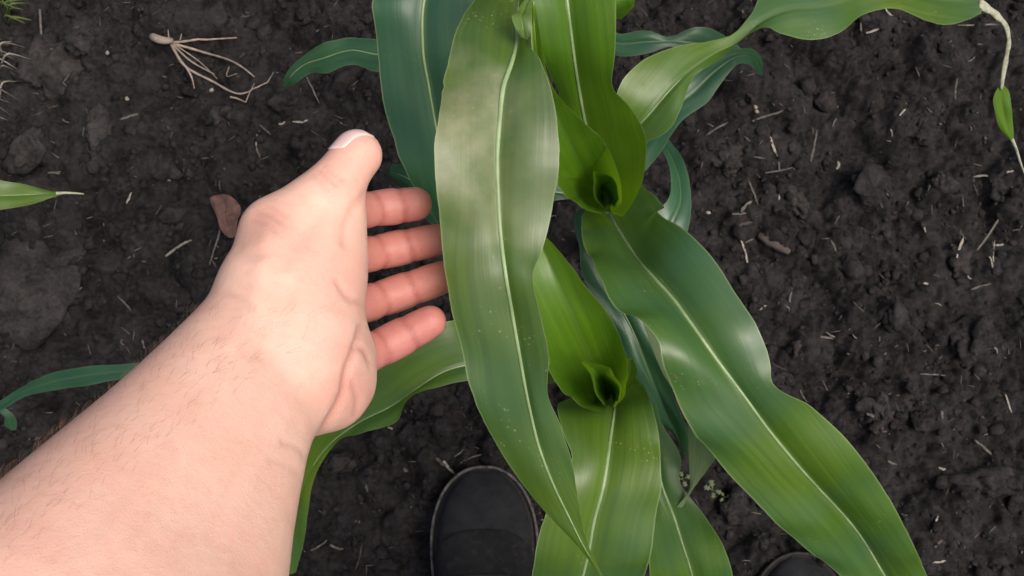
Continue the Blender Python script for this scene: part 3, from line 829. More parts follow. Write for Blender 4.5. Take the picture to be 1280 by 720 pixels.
leaf(p1, [(830, 470, 850, 470, 880, 480, .52), (848, 500, 866, 505, 890, 520, .51), (858, 525, 872, 545, 896, 560, .50, 0, .006), (861, 560, 872, 572, 894, 574, .48, 0, .006), (862, 588, 870, 595, 884, 588, .46, 0, .004), (861, 613, 862, 616, 866, 612, .44),
          (846, 634, 850, 638, 853, 634, .42, .003, 0), (834, 652, 837, 656, 842, 652, .40), (820, 674, 821, 676, 823, 675, .38)], M_LEAF_PALE, rib=0, seed=10, nu=80, wave=.0006)
leaf(p1, [(748, 250, 750, 254, 752, 258, .41), (690, 228, 690, 240, 690, 252, .43), (640, 225, 640, 250, 645, 280, .44), (580, 215, 580, 245, 585, 285, .43), (540, 212, 535, 240, 540, 280, .415), (510, 205, 508, 222, 515, 245, .40), (488, 205, 487, 214, 490, 222, .385)],
     M_LEAF_BLUE, rib=.0012, seed=11, nu=70)

# --- plant 2: lower funnel
p2 = plant(765, 496, 0.58, 0.95, 'maize plant with narrow open whorl between two shoes and hand, broad leaf towards the shoes')
leaf(p2, [(640, 235, 646, 228, 652, 232, .61), (644, 275, 662, 272, 674, 284, .62, .004, .004), (655, 330, 685, 325, 699, 314, .622, .004, .006, .1), (664, 380, 706, 375, 735, 360, .612, .006, .010, .2), (674, 425, 726, 420, 762, 395, .590, .014, .018, .3),
          (684, 458, 742, 455, 779, 432, .560, .032, .036, .4), (697, 481, 753, 476, 785, 462, .520, .070, .070, .4), (713, 497, 760, 488, 783, 482, .475, .112, .112, .3), (732, 511, 764, 494, 777, 499, .445, .139, .139, .2), (752, 516, 766, 497, 767, 510, .435, .148, .148, .1)],
     M_LEAF_YOUNG, rib=0, wave=.0007, arch=0, seed=12, base=False, nu=120)
leaf(p2, [(726, 452, 727, 453, 728, 452, .612), (734, 462, 743, 462, 752, 456, .590, .018, .016, .2), (741, 477, 754, 476, 768, 470, .520, .082, .082, .3), (746, 494, 761, 488, 777, 488, .465, .130, .130, .3), (755, 507, 765, 495, 773, 502, .440, .148, .148, .1)],
     M_LEAF_YOUNG, rib=0, wave=.0003, arch=0, seed=13, base=False, nu=60)
leaf(p2, [(752, 500, 770, 490, 788, 472, .440, .02, .08, .2), (718, 498, 771, 500, 802, 480, .500, .0, .05, .2), (696, 512, 768, 518, 816, 513, .548, .004, .02), (705, 545, 763, 549, 825, 549, .560, .006, .008), (715, 572, 759, 580, 827, 580, .566, .006, .006),
          (706, 592, 755, 605, 827, 605, .566, .008, .004), (684, 640, 744, 650, 820, 643, .558, .012, .002), (671, 684, 737, 690, 812, 690, .545, .012, .002), (664, 722, 728, 725, 805, 722, .528),
          (664, 790, 722, 795, 780, 790, .49), (690, 870, 722, 875, 750, 870, .43), (721, 940, 722, 942, 724, 940, .37)], M_LEAF_TOP, rib=.0023, rib_from=.05, seed=14, arch=.05, wave=.0012, nu=130, half=11)
leaf(p2, [(778, 452, 786, 448, 791, 446, .548), (780, 460, 789, 458, 796, 462, .545, 0, .004), (779, 474, 786, 474, 794, 474, .54), (776, 488, 781, 487, 787, 484, .535)], M_LEAF_YOUNG, rib=0, seed=15, base=False, nu=30, wave=0)
leaf(p2, [(770, 480, 785, 480, 805, 480, .40), (780, 515, 800, 515, 826, 528, .42, 0, .004), (795, 560, 818, 565, 851, 570, .43, 0, .004), (805, 600, 828, 608, 850, 604, .428, 0, .003), (810, 640, 842, 645, 878, 640, .42, .002, .002),
          (811, 680, 853, 680, 901, 676, .405), (812, 722, 866, 722, 917, 722, .385), (830, 780, 872, 780, 910, 780, .345), (868, 850, 874, 852, 880, 850, .29)], M_LEAF_MID, rib=.0016, seed=16, nu=110)
leaf(p2, [(730, 470, 735, 480, 740, 490, .42), (660, 405, 665, 450, 670, 478, .50), (605, 398, 603, 452, 603, 474, .535, 0, 0), (558, 402, 556, 464, 560, 480, .54, .01, .002), (510, 420, 522, 485, 514, 496, .535, .016, .004), (470, 452, 488, 508, 494, 527, .522, .014, .004),
          (430, 490, 450, 527, 455, 540, .505, .012, .002), (396, 530, 415, 552, 424, 551, .485, .008, 0), (368, 575, 388, 588, 396, 590, .46, .006, 0), (352, 625, 372, 630, 386, 634, .43, .004, 0), (350, 670, 365, 672, 380, 676, .40), (358, 715, 364, 718, 370, 715, .37)],
     M_LEAF_TOP, rib=.0011, rib_to=.75, seed=17, nu=120, wave=.0014)
leaf(p2, [(718, 470, 720, 478, 722, 484, .24), (660, 440, 660, 460, 662, 478, .29), (560, 425, 560, 445, 562, 465, .30), (480, 425, 480, 445, 482, 468, .29), (400, 435, 400, 455, 402, 478, .275), (250, 447, 250, 462, 252, 478, .24), (160, 455, 158, 464, 155, 474, .215), (100, 459, 102, 470, 108, 482, .20, .003, 0), (52, 471, 56, 480, 60, 489, .185), (30, 482, 32, 488, 34, 495, .175), (2, 500, 4, 505, 6, 511, .16), (-14, 512, -12, 516, -10, 520, .15)],
     M_LEAF_BLUE, rib=.0012, rib_to=.7, seed=18, nu=110, wave=.0016)
leaf(p2, [(-14, 500, -12, 502, -9, 500, .15), (-5, 508, -4, 514, 2, 508, .142), (5, 520, 8, 523, 15, 517, .135), (7, 533, 14, 533, 21, 529, .125), (14, 538, 17, 538, 20, 537, .12)], M_LEAF_BLUE, rib=0, seed=19, base=False, nu=30, wave=0)

# --- plant 3: just beyond the top edge, its leaves hang towards the person
p3 = plant(655, -70, 0.60, 0.7, 'maize plant whose longest leaf, with a painted pale sheen, hangs in front of the fingers')
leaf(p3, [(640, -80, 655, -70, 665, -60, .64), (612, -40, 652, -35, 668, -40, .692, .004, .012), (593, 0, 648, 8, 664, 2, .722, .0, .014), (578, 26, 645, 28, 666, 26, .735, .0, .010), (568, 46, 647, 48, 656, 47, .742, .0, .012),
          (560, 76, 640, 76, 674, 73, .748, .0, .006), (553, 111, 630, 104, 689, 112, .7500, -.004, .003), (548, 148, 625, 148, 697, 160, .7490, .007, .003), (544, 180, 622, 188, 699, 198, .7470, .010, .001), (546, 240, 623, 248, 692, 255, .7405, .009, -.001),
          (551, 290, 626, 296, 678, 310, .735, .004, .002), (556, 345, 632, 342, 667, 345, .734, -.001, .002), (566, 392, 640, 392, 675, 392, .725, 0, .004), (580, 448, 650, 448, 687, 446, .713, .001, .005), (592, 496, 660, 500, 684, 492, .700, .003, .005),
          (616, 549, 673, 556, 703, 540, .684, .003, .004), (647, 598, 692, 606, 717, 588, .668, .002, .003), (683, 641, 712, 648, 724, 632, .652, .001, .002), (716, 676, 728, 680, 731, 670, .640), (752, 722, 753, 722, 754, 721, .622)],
     M_LEAF_SHEEN, rib=.0024, rib_from=.31, seed=20, arch=.05, wave=.0011, nu=170, half=11)
leaf(p3, [(630, -85, 640, -80, 650, -75, .55), (520, -70, 570, -55, 620, -40, .62, 0, .004), (467, 0, 530, 0, 596, -4, .628, 0, .006), (470, 44, 528, 58, 600, 50, .618, 0, .006), (478, 120, 536, 111, 608, 110, .602, 0, .006), (491, 173, 545, 160, 606, 160, .585, 0, .004),
          (509, 218, 556, 212, 602, 210, .565), (530, 253, 566, 250, 598, 248, .545), (560, 300, 578, 300, 594, 300, .51), (588, 350, 590, 352, 592, 350, .47)], M_LEAF_BLUE, rib=.0019, seed=21, nu=110, half=11, wave=.0010)
leaf(p3, [(660, -20, 660, -5, 660, 10, .30), (560, 20, 560, 45, 560, 75, .315), (472, 49, 472, 68, 472, 90, .31), (440, 47, 440, 63, 440, 80, .305), (404, 55, 406, 72, 408, 91, .297, .003, .002), (374, 73, 378, 82, 388, 92, .285, .002, 0), (358, 92, 362, 97, 370, 104, .275), (354, 108, 356, 108, 358, 109, .265)],
     M_LEAF_BLUE, rib=.0012, seed=22, nu=80, wave=.0014)
leaf(p3, [(730, -20, 730, 10, 730, 35, .31), (772, 41, 773, 54, 776, 70, .32, .004, 0), (810, 38, 810, 52, 812, 66, .325, .006, 0), (834, 46, 835, 52, 838, 58, .325), (872, 34, 870, 54, 868, 75, .322, .004, 0), (906, 44, 900, 60, 895, 75, .31), (930, 64, 925, 68, 920, 72, .29)],
     M_LEAF_BLUE, rib=0, seed=23, nu=80, wave=.0014)
leaf(p3, [(690, -60, 700, -50, 705, -40, .45), (760, -50, 752, -30, 745, -5, .46), (797, -8, 783, 0, 765, 10, .455), (788, 12, 780, 14, 765, 20, .44), (776, 24, 772, 24, 768, 25, .425)], M_LEAF_YOUNG, rib=0, seed=24, nu=40)

leaf(p3, [(672, -300, 674, -302, 676, -300, .66), (655, -250, 676, -250, 700, -246, .66, .004, .004), (640, -190, 672, -190, 708, -184, .64, .012, .012, .2), (634, -130, 664, -132, 700, -126, .59, .03, .03, .3),
          (636, -90, 658, -92, 684, -88, .54, .06, .06, .3), (646, -68, 656, -74, 670, -68, .50, .09, .09, .1)], M_LEAF_YOUNG, rib=0, seed=27, base=False, nu=60, wave=.0006, arch=0)
leaf(p3, [(662, -10, 664, -8, 667, -10, .748), (647, 12, 655, 13, 665, 10, .752), (640, 22, 652, 24, 665, 27, .756, .003, 0), (644, 34, 654, 36, 664, 40, .755, .003, 0), (651, 47, 656, 48, 659, 49, .752)],
     M_LEAF_PALE2, rib=0, seed=29, base=False, nu=40, wave=.0002)   # folded-over margin of the long leaf
# --- plant 4: neighbour row, only one leaf tip reaches in
p4 = plant(-330, 250, 0.38, 0.3, 'maize plant of the next row, one pointed leaf tip reaching in over soil')
leaf(p4, [(-330, 238, -330, 250, -330, 262, .26), (-200, 215, -200, 245, -200, 275, .30), (-80, 212, -80, 243, -80, 273, .285), (0, 226, 0, 244, 0, 263, .265), (40, 233, 40, 243, 40, 255, .25), (66, 239, 67, 242, 68, 246, .24), (76, 240.5, 77, 241.5, 78, 243, .235)], M_LEAF_TOP, rib=.0012, seed=25, nu=70)
q = spline(np.array([P(70, 241.5, .239), P(82, 241, .233), P(95, 241.5, .228), P(105, 242.5, .224)]), np.linspace(0, 1, 16))
v, f = tube(q, np.linspace(.0016, .0007, 16), 6, .5); mesh_obj('withered_tip', v, f, M_DRYTIP, p4)
leaf(p4, [(-330, 245, -335, 250, -330, 255, .30), (-400, 150, -420, 160, -430, 175, .38), (-460, 60, -480, 70, -500, 85, .36), (-540, 0, -541, 2, -542, 3, .28)], M_LEAF_MID, rib=.0014, seed=26, nu=50)
leaf(p4, [(-420, 330, -424, 332, -428, 330, .42), (-380, 290, -398, 300, -410, 318, .42, .004, .004), (-345, 255, -362, 275, -372, 296, .40, .012, .012, .2), (-322, 240, -338, 255, -345, 272, .33, .05, .05, .2), (-322, 250, -330, 252, -334, 258, .28, .09, .09, .1)],
     M_LEAF_YOUNG, rib=0, seed=28, base=False, nu=50, wave=.0004, arch=0)

# ------------------------------------------------------------------ person: bare arm and hand, shoes
def smin(a, b, k):
    h = np.clip(0.5 + 0.5 * (b - a) / k, 0, 1)
    return b + (a - b) * h - k * h * (1 - h)

def cone(p, A, B):
    (a, ra), (b, rb) = A, B
    ab = b - a; t = np.clip(((p - a) @ ab) / (ab @ ab), 0, 1)
    return np.linalg.norm(p - a - t[:, None] * ab, axis=1) - (ra + (rb - ra) * t)

# forearm: two bones side by side give the flattened wrist
FA = [[PR(0, 850, .893, 186), PR(118, 672, .868, 130), PR(205, 558, .842, 97), PR(288, 444, .812, 70), PR(322, 392, .800, 58)],
      [PR(165, 900, .885, 180), PR(232, 752, .860, 124), PR(280, 628, .834, 91), PR(340, 510, .806, 60), PR(366, 468, .794, 54)]]
ELBOW = (FA[0][0][0] + FA[1][0][0]) / 2 + np.array([-0.075, -0.10, 0.03])
FA[0].insert(0, (ELBOW + [-0.012, 0.01, 0], 0.044)); FA[1].insert(0, (ELBOW + [0.012, -0.01, 0], 0.042))
SHOULDER = ELBOW + np.array([-0.03, -0.10, 0.16])
UP = [(ELBOW, 0.044), (ELBOW * 0.5 + SHOULDER * 0.5, 0.048), (SHOULDER, 0.050)]
THUMB = [PR(340, 345, .795, 54), PR(350, 296, .790, 42), PR(408, 240, .782, 33), PR(447, 194, .779, 31)]
THENAR = [PR(376, 415, .790, 72), PR(394, 338, .782, 66), PR(408, 284, .776, 50)]
HYPO = [PR(372, 474, .790, 54), PR(414, 482, .775, 53), PR(425, 452, .768, 44)]
FING = [  # index, middle, ring, little
    [PR(405, 290, .752, 32), PR(432, 267, .727, 23.4), PR(466, 261, .712, 23.4), PR(502, 257, .708, 23), PR(519, 255, .709, 21.5)],
    [PR(405, 330, .750, 32), PR(432, 323, .722, 22.6), PR(470, 316, .703, 23), PR(512, 307, .700, 22.4), PR(546, 300, .702, 20.5)],
    [PR(405, 375, .750, 32), PR(432, 385, .722, 24), PR(472, 375, .703, 23.8), PR(516, 360, .700, 23), PR(552, 347, .702, 21)],
    [PR(410, 425, .755, 32), PR(436, 446, .733, 25), PR(472, 436, .716, 25), PR(512, 416, .713, 23.6), PR(538, 402, .714, 20.5)]]


def dense(ch, per=5):
    """smooth the joints of a chain of (point, radius)"""
    A = np.array([np.append(p, r) for p, r in ch])
    Q = spline(A, np.linspace(0, 1, (len(ch) - 1) * per + 1))
    return Q[:, :3], Q[:, 3]

class Chain:
    def __init__(self, ch, per=5):
        q, r = dense(ch, per)
        self.a, self.b, self.ra, self.rb = q[:-1], q[1:], r[:-1], r[1:]
        self.on = np.ones(len(self.a), bool)
    def seg(self, p, k):
        ba = self.b[k] - self.a[k]; r1, r2 = self.ra[k], self.rb[k]        # exact round cone
        l2 = ba @ ba; rr = r1 - r2; a2 = l2 - rr * rr; il2 = 1 / l2
        pa = p - self.a[k]; y = pa @ ba; z = y - l2
        w = pa * l2 - y[:, None] * ba
        x2 = np.einsum('ij,ij->i', w, w); y2 = y * y * l2; z2 = z * z * l2
        kk = np.sign(rr) * rr * rr * x2
        return np.where(np.sign(z) * a2 * z2 > kk, np.sqrt(x2 + z2) * il2 - r2,
                        np.where(np.sign(y) * a2 * y2 < kk, np.sqrt(x2 + y2) * il2 - r1, (np.sqrt(np.maximum(x2 * a2 * il2, 0)) + y * rr) * il2 - r1))
    def d(self, p):
        out = np.full(len(p), 1.0)
        for k in np.nonzero(self.on)[0]: out = np.minimum(out, self.seg(p, k))
        return out

C_FA = [Chain(c, 3) for c in FA]
C_UP = Chain(UP, 1)
C_TH, C_TN, C_HY = Chain(THUMB, 4), Chain(THENAR, 3), Chain(HYPO, 3)
C_PALM = [Chain([PR(365, 430, .785, 56), ch[0]], 1) for ch in FING]
C_FING = [Chain(ch, 3) for ch in FING]
KNUCKLE = (PR(331, 281, .790, 0)[0], PR(0, 0, .79, 20)[1])
CHAINS = C_FA + [C_UP, C_TH, C_TN, C_HY] + C_PALM + C_FING

def cull(c, reach):
    """keep only the segments that can matter within reach of c"""
    ds = [np.array([ch.seg(c[None], k)[0] for k in range(len(ch.a))]) for ch in CHAINS]
    near = min(d.min() for d in ds)
    for ch, d in zip(CHAINS, ds): ch.on = d < near + 2 * reach + 0.03

def cull_reset():
    for ch in CHAINS: ch.on[:] = True

def finger_sdf(p, i):
    d = C_FING[i].d(p); ch = FING[i]
    for k, amt in ((2, 0.0008), (3, 0.0007)):             # joint creases: shallow notches round the finger
        ax = ch[k + 1][0] - ch[k - 1][0]; ax = ax / np.linalg.norm(ax)
        q = p - ch[k][0]
        near = np.einsum('ij,ij->i', q, q) < (ch[k][1] * 1.9) ** 2
        if not near.any(): continue
        s_ = q @ ax + 0.0006 * np.sin(q[:, 1] * 260 + i)
        d = d + np.where(near, amt * np.exp(-(s_ / 0.0016) ** 2) + 0.45 * amt * np.exp(-((s_ - 0.0042) / 0.0013) ** 2) , 0)
    return d

def arm_sdf(p):
    d = smin(C_FA[0].d(p), C_FA[1].d(p), 0.020)
    d = smin(d, C_UP.d(p), 0.02)
    d = smin(d, C_TN.d(p), 0.022)
    d = smin(d, C_HY.d(p), 0.018)
    t = smin(C_TH.d(p), np.linalg.norm(p - KNUCKLE[0], axis=1) - KNUCKLE[1], 0.014)
    d = smin(d, t, 0.014)
    pm = C_PALM[0].d(p)
    for c in C_PALM[1:]: pm = np.minimum(pm, c.d(p))
    d = smin(d, pm, 0.012)
    fd = finger_sdf(p, 0)
    for i in (1, 2, 3): fd = np.minimum(fd, finger_sdf(p, i))
    return smin(d, fd, 0.0045)

def surface_nets(fn, lo, hi, h, blk=14):
    n = np.ceil((hi - lo) / h).astype(int) + 1
    D = np.full(n, 1.0, dtype=np.float32)
    starts = [np.arange(0, n[k], blk) for k in range(3)]
    cen = np.stack(np.meshgrid(*[lo[k] + (starts[k] + np.minimum(starts[k] + blk, n[k]) - 1) / 2.0 * h for k in range(3)], indexing='ij'), -1)
    DC = fn(cen.reshape(-1, 3)).reshape(cen.shape[:3])
    for bx in range(0, n[0], blk):
        for by in range(0, n[1], blk):
            for bz in range(0, n[2], blk):
                e = np.minimum([bx + blk, by + blk, bz + blk], n)
                c = lo + (np.array([bx, by, bz]) + e - 1) / 2.0 * h
                dc = DC[bx // blk, by // blk, bz // blk]
                if abs(dc) > blk * h * 0.9 + 0.006:
                    D[bx:e[0], by:e[1], bz:e[2]] = dc; continue
                cull(c, blk * h * 0.87)
                g = np.stack(np.meshgrid(*[lo[k] + np.arange((bx, by, bz)[k], e[k]) * h for k in range(3)], indexing='ij'), -1)
                D[bx:e[0], by:e[1], bz:e[2]] = fn(g.reshape(-1, 3)).reshape(g.shape[:3])
    cull_reset()
    S = D < 0
    cs = np.zeros(n - 1, dtype=np.int8)
    corners = [(i, j, k) for i in (0, 1) for j in (0, 1) for k in (0, 1)]
    sl = lambda A, c: A[c[0]:A.shape[0] - 1 + c[0], c[1]:A.shape[1] - 1 + c[1], c[2]:A.shape[2] - 1 + c[2]]
    for c in corners: cs += sl(S, c)
    act = (cs > 0) & (cs < 8)
    idx = np.argwhere(act); vid = np.full(n - 1, -1, dtype=np.int64); vid[act] = np.arange(len(idx))
    acc = np.zeros((len(idx), 3)); cnt = np.zeros(len(idx))
    for c in corners:
        for ax in range(3):
            if c[ax]: continue
            c2 = list(c); c2[ax] = 1
            a = D[tuple((idx + c).T)]; b = D[tuple((idx + c2).T)]
            m = (a < 0) != (b < 0)
            t = np.where(m, a / np.where(m, a - b, 1), 0)
            q = np.repeat(np.array(c, float)[None], len(idx), 0); q[:, ax] += t
            acc[m] += q[m]; cnt[m] += 1
    V = lo + (idx + acc / cnt[:, None]) * h
    Fs = []
    for ax in range(3):
        u_, v_ = (ax + 1) % 3, (ax + 2) % 3
        s0 = [slice(None)] * 3; s1 = [slice(None)] * 3
        s0[ax] = slice(0, -1); s1[ax] = slice(1, None)
        a, b = S[tuple(s0)], S[tuple(s1)]
        e = np.argwhere(a != b)
        ok = (e[:, u_] > 0) & (e[:, v_] > 0) & (e[:, u_] < n[u_] - 1) & (e[:, v_] < n[v_] - 1)
        e = e[ok]; fl = a[tuple(e.T)]
        def off(du, dv):
            q = e.copy(); q[:, u_] += du; q[:, v_] += dv
            return vid[tuple(q.T)]
        f = np.stack([off(-1, -1), off(0, -1), off(0, 0), off(-1, 0)], 1)
        f[~fl] = f[~fl][:, ::-1]
        Fs.append(f)
    return V, np.concatenate(Fs)

pts_all = np.array([c[0] for ch in FA + FING + [THUMB, THENAR, HYPO] for c in ch])
lo = pts_all.min(0) - 0.06; hi = pts_all.max(0) + 0.06
lo[:2] = np.minimum(lo[:2], SHOULDER[:2] - 0.06); hi[2] = SHOULDER[2] + 0.06
HV, HF = surface_nets(arm_sdf, lo, hi, 0.0016)

person = empty('person', [0.0, -0.12, 0.0])
tag(person, 'person in black shoes reaching a bare arm to cup a maize leaf', 'person')
fd = np.min(np.stack([finger_sdf(HV, i) for i in range(4)]), 0)
flush_shade = np.clip(1 - (fd - 0.0005) / 0.006, 0, 1) * 0.75  # finger pink together with the painted shade
tipd = np.linalg.norm(HV - THUMB[3][0], axis=1); flush_shade = np.maximum(flush_shade, 0.35 * np.clip(1 - tipd / 0.03, 0, 1))
crease = np.zeros(len(HV))
for ch in FING:
    for k in (2, 3):
        ax = ch[k + 1][0] - ch[k - 1][0]; ax = ax / np.linalg.norm(ax)
        w = np.linalg.norm(HV - ch[k][0], axis=1) < ch[k][1] * 1.25
        crease = np.maximum(crease, np.where(w, np.exp(-(((HV - ch[k][0]) @ ax + 0.0006 * np.sin((HV - ch[k][0])[:, 1] * 260)) / 0.0015) ** 2), 0))

# lines of the palm, wrist folds, tendons and the vein: real relief, laid out along the limb
def project(V):
    d = V - CAM; dep = d[:, 1] * ST - d[:, 2] * CT
    return np.stack([640 + F * d[:, 0] / dep, 360 - F * (d[:, 1] * CT + d[:, 2] * ST) / dep], 1)
def line_dist(Q, pl):
    pl = np.array(pl, float); out = np.full(len(Q), 1e9); 
    q = spline(pl, np.linspace(0, 1, 24))
    for a, b in zip(q[:-1], q[1:]):
        ab = b - a; t = np.clip(((Q - a) @ ab) / (ab @ ab), 0, 1)
        out = np.minimum(out, np.linalg.norm(Q - a - t[:, None] * ab, axis=1))
    return out
eps = 0.001
NR = np.stack([arm_sdf(HV + e) - arm_sdf(HV - e) for e in np.eye(3) * eps], 1); NR /= np.linalg.norm(NR, axis=1)[:, None] + 1e-9
front = np.clip(np.einsum('ij,ij->i', NR, (CAM - HV) / np.linalg.norm(CAM - HV, axis=1)[:, None]) * 3, 0, 1)
HPX = project(HV)
bare = fd > 0.004
disp = np.zeros(len(HV))
for pl, dep_, w, tint in [
        ([(396, 550), (414, 522), (428, 494), (434, 462), (446, 430), (452, 410)], -.0016, 4.5, .55),
        ([(446, 432), (456, 440), (462, 452)], -.0011, 3.2, .6), ([(440, 478), (446, 500), (444, 520)], -.0007, 3.0, .35),
        ([(458, 242), (444, 256), (432, 280), (430, 305)], -.0010, 5.0, .25), ([(455, 380), (436, 372), (420, 350)], -.0009, 4.0, .3),
        ([(399, 213), (408, 222), (421, 232)], -.0007, 2.6, .35), ([(406, 207), (416, 218), (430, 226)], -.0006, 2.6, .3), ([(392, 219), (400, 228), (410, 238)], -.0005, 2.6, .25),
        ([(322, 264), (336, 268), (350, 278)], -.0008, 3.4, .3), ([(316, 274), (332, 280), (344, 290)], -.0006, 3.2, .25), ([(334, 256), (346, 262), (358, 270)], -.0006, 3.2, .25),
        ([(385, 574), (372, 560), (352, 552)], -.0006, 4.2, .25), ([(374, 592), (356, 580), (336, 574)], -.0003, 4.2, .12), ([(284, 362), (302, 372), (318, 388)], -.0007, 4.0, .2),
        ([(300, 310), (322, 318), (345, 310)], -.0010, 9.0, 0), ([(352, 330), (372, 300), (402, 262)], -.0012, 13.0, 0),
        ([(362, 512), (318, 592), (284, 700), (262, 800)], .0007, 14.0, 0), ([(338, 498), (290, 580), (240, 690), (205, 790)], .0006, 13.0, 0), ([(350, 508), (304, 588), (262, 696), (235, 800)], -.0005, 10.0, 0),
        ([(322, 420), (262, 500), (196, 590), (110, 700)], .0005, 12.0, .0), ([(300, 452), (250, 520), (228, 600), (160, 690)], .0003, 9.0, -.0),
        ([(338, 286), (330, 330), (318, 380), (292, 430)], .0012, 14.0, 0), ([(360, 360), (352, 400), (330, 440)], -.0014, 14.0, 0)]:
    g = np.exp(-(line_dist(HPX, pl) / w) ** 2) * front * bare
    disp += dep_ * g
    crease = np.maximum(crease, tint * g)
HV = HV + NR * disp[:, None]
# the heel of the hand and the thumb pad are a little rosier
for (cx, cy, rr_, am) in ((440, 490, 45, .35), (445, 360, 60, .22), (330, 275, 32, .22), (425, 440, 40, .25), (60, 600, 140, .12)):
    flush_shade = np.maximum(flush_shade, am * np.exp(-(((HPX - [cx, cy]) ** 2).sum(1)) / rr_**2))
arm = mesh_obj('body', HV, HF, M_SKIN, person, attrs={'flush_shade': flush_shade, 'crease': crease})
sm = arm.modifiers.new('smooth', 'SMOOTH'); sm.factor = 0.5; sm.iterations = 1

def nail(tip, prev, nrm, length, width):
    """a curved plate projected on the fingertip"""
    a = tip[0] - prev[0]; a /= np.linalg.norm(a)
    n = nrm - a * (nrm @ a); n /= np.linalg.norm(n); s = np.cross(a, n)
    c = tip[0] + a * tip[1] * 0.18
    rows = cols = 11
    Q, lip = [], []
    for i in range(rows):
        u = i / (rows - 1) * 2 - 1
        for j in range(cols):
            w = j / (cols - 1) * 2 - 1
            hw = width * (1 - 0.10 * u * u if u < 0 else 1 - 0.16 * u**3)
            al = u * length * (1 - (0.28 if u < 0 else 0.22) * w * w)
            Q.append(c + a * al + s * w * hw * 0.95 + n * tip[1] * 1.6); lip.append(0.0004 - 0.0005 * abs(w) ** 3)
    Q = np.array(Q)
    for _ in range(24): Q = Q - n * np.maximum(arm_sdf(Q) - 0.0002, 0)[:, None]
    V = Q + n * np.array(lip)[:, None]
    o = mesh_obj('fingernail', V, grid_faces(rows, cols), M_NAIL, arm)
    t = o.modifiers.new('thick', 'SOLIDIFY'); t.thickness = 0.0006; t.offset = -1
    return o
# fine hair on the forearm
hrng = np.random.default_rng(5)
ok = np.nonzero((HPX[:, 0] > -120) & (HPX[:, 1] < 860) & (HPX[:, 0] * 0.78 + HPX[:, 1] < 720) & (HPX[:, 1] > 385) & (NR[:, 2] > -0.35))[0]
pick = hrng.choice(ok, 650); hv, hf, off = [], [], 0
axis_dir = C_FA[0].b[-1] - C_FA[0].a[0]; axis_dir /= np.linalg.norm(axis_dir)
for k in pick:
    n_ = NR[k]; side = np.cross(n_, axis_dir)
    d0 = axis_dir * 0.75 + side * hrng.uniform(-0.9, 0.5) + n_ * hrng.uniform(0.25, 0.6); L_ = hrng.uniform(0.003, 0.0075)
    pts = np.array([HV[k] - n_ * 0.0005, HV[k] + d0 * L_ * 0.5 + n_ * 0.0004, HV[k] + d0 * L_ - n_ * L_ * 0.18])
    v, f = tube(pts, [0.000032, 0.000026, 0.00001], 3); hv.append(v); hf += [tuple(np.array(q_) + off) for q_ in f]; off += len(v)
hair = mesh_obj('arm_hair', np.concatenate(hv), hf, plain('arm_hair', (0.16, 0.085, 0.05), (0.28, 0.16, 0.10), 0.5, 200, 0), arm)
hair['kind'] = 'stuff'
view = CAM - THUMB[3][0]; view /= np.linalg.norm(view)
nail(THUMB[3], THUMB[2], np.array([-0.62, 0.62, 0.0]) + view * 0.50, 0.0090, 0.0076)
for ch in FING:
    nail(ch[4], ch[3], np.array([0.0, 0.1, -1.0]), 0.0055, 0.0058)

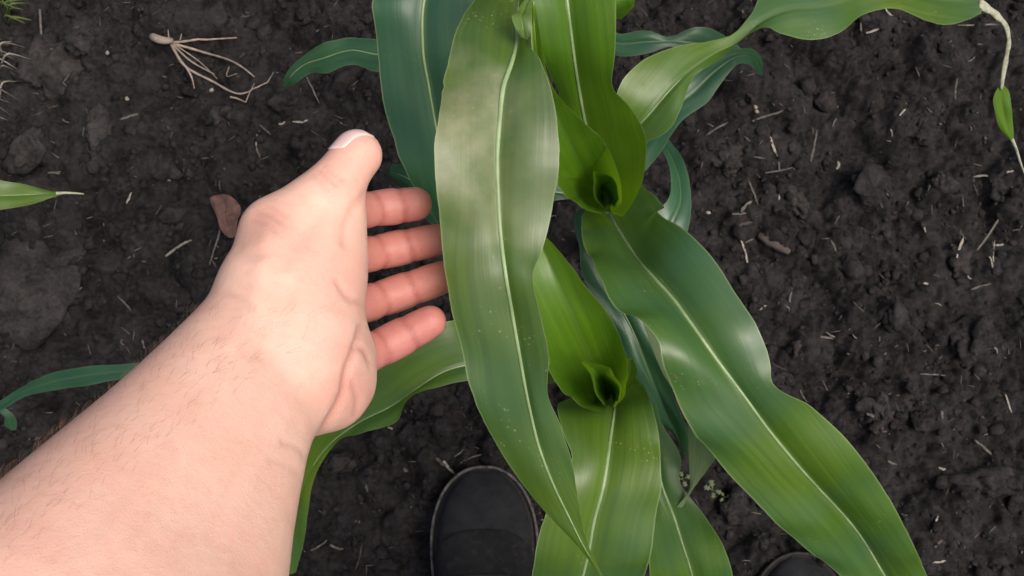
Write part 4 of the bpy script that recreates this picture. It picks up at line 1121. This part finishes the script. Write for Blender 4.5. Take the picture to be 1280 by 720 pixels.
def shoe(tx, ty, rot, welt):
    """toe apex at photo pixel; x lateral, y forward"""
    o = P(tx, ty, 0.035); gz = -0.004
    e = None
    L_, Wd = 0.285, 0.0530
    def hw(y):                                           # half width along the sole, y from 0 (toe) to -L
        k = -y / L_
        toe = math.sqrt(max(0, 1 - (1 - min(k / 0.30, 1)) ** 2.3))
        waist = 1 - 0.24 * math.exp(-((k - 0.62) / 0.17) ** 2) - 0.10 * max(0, (k - 0.75) / 0.25)
        heel = math.sqrt(max(0, 1 - max(0, (k - 0.88) / 0.12) ** 2))
        return Wd * toe * waist * heel
    def top(y):
        k = -y / L_
        return 0.018 + 0.045 * (1 - math.exp(-k / 0.10)) + 0.062 * (1 / (1 + math.exp(-(k - 0.52) / 0.07)))
    ca, sa = math.cos(rot), math.sin(rot)
    def place(V):
        V = np.asarray(V, float)
        return np.stack([o[0] + V[:, 0] * ca - V[:, 1] * sa, o[1] + V[:, 0] * sa + V[:, 1] * ca, V[:, 2] + gz], 1)
    def loft(y0, y1, n, grow, zf=0.020, arc=0.0):
        V = []; m = 25
        for i in range(n):
            b = i / (n - 1)
            for j in range(m):
                c = j / (m - 1) * 2 - 1
                y = y0 + (y1 - y0) * b ** 1.4 - arc * (1 - c * c) * (1 - b) * -1
                w = hw(y) + grow; h = top(y) - zf + grow
                th = c * math.pi / 2
                x = w * math.copysign(abs(math.sin(th)) ** 0.72, c); z = zf + h * max(0.0, math.cos(th)) ** 0.62
                V.append((x * (1 - 0.10 * (z - zf) / max(h, 1e-4)), y, z))
        return place(V), grid_faces(n, m)
    root = bpy.data.objects.new('shoe', None); link(root, person); root.location = [0, 0, 0]
    v, f = loft(-0.0006, -L_ + 0.002, 60, -0.003); mesh_obj('upper', v, f, M_SHOE, root)
    v, f = loft(-0.098, -L_ + 0.004, 40, 0.0008, 0.020, 0.034); mesh_obj('quarter', v, f, M_SHOE2, root)
    v, f = loft(-0.128, -0.22, 24, 0.0040, 0.060, 0.020); mesh_obj('tongue', v, f, M_SHOE, root)
    ys = -L_ * (1 - np.cos(np.linspace(0, math.pi, 70))) / 2
    ring = [(hw(y) + 0.0035, y) for y in ys] + [(-hw(y) - 0.0035, y) for y in ys[::-1]]
    V, n = [], len(ring)
    for z, g in ((0.0, 0.97), (0.004, 1.0), (0.017, 1.0), (0.0195, 0.985)):
        V += [(x * g, (y + L_ / 2) * (1 + (g - 1) * .4) * 1.012 - L_ / 2, z) for x, y in ring]
    fc = [tuple(q) for q in grid_faces(4, n, True)] + [tuple(range(3 * n, 4 * n)), tuple(range(n - 1, -1, -1))]
    mesh_obj('sole', place(V), fc, M_SOLE, root)
    wp = place([(x * 0.985, y * 1.0 + 0.001, 0.0225) for x, y in ring])
    wp = np.concatenate([wp, wp[:1]]); v, f = tube(wp, 0.0017, 6); mesh_obj('welt', v, f, welt, root)
    for k in range(4):
        y = -0.148 - k * 0.020; zt = top(y) + 0.004
        q = place([(-0.026, y + 0.004, zt - 0.012), (-0.012, y + .002, zt), (0, y, zt + 0.003), (0.012, y - .002, zt), (0.026, y - 0.004, zt - 0.012)])
        v, f = tube(spline(q, np.linspace(0, 1, 16)), 0.0022, 6, .6); mesh_obj('lace', v, f, M_LACE, root)
        for sx in (-1, 1):
            c = place([(sx * 0.027, y, zt - 0.011)])[0]
            v, f = tube(np.array([c - [0, 0, .001], c + [0, 0, .0022]]), 0.0034, 10, 1, up=np.array([0, 1.0, 0])); mesh_obj('eyelet', v, f, M_EYELET, root)
    # trouser leg rising from the shoe, behind the lower frame edge
    c = place([(0, -0.205, 0.085), (0, -0.215, 0.18), (0, -0.225, 0.33), (0, -0.235, 0.50)])
    v, f = tube(spline(c, np.linspace(0, 1, 16)), np.linspace(0.052, 0.072, 16) * (1 + .03 * np.sin(np.arange(16) * 1.3)), 20, 1.05, up=np.array([0, 1.0, 0]))
    mesh_obj('trouser_leg', v, f, M_TROUSER, person)
shoe(603, 584, math.radians(1.5), M_WELT)
shoe(1012, 694, math.radians(-7), M_SOLE)
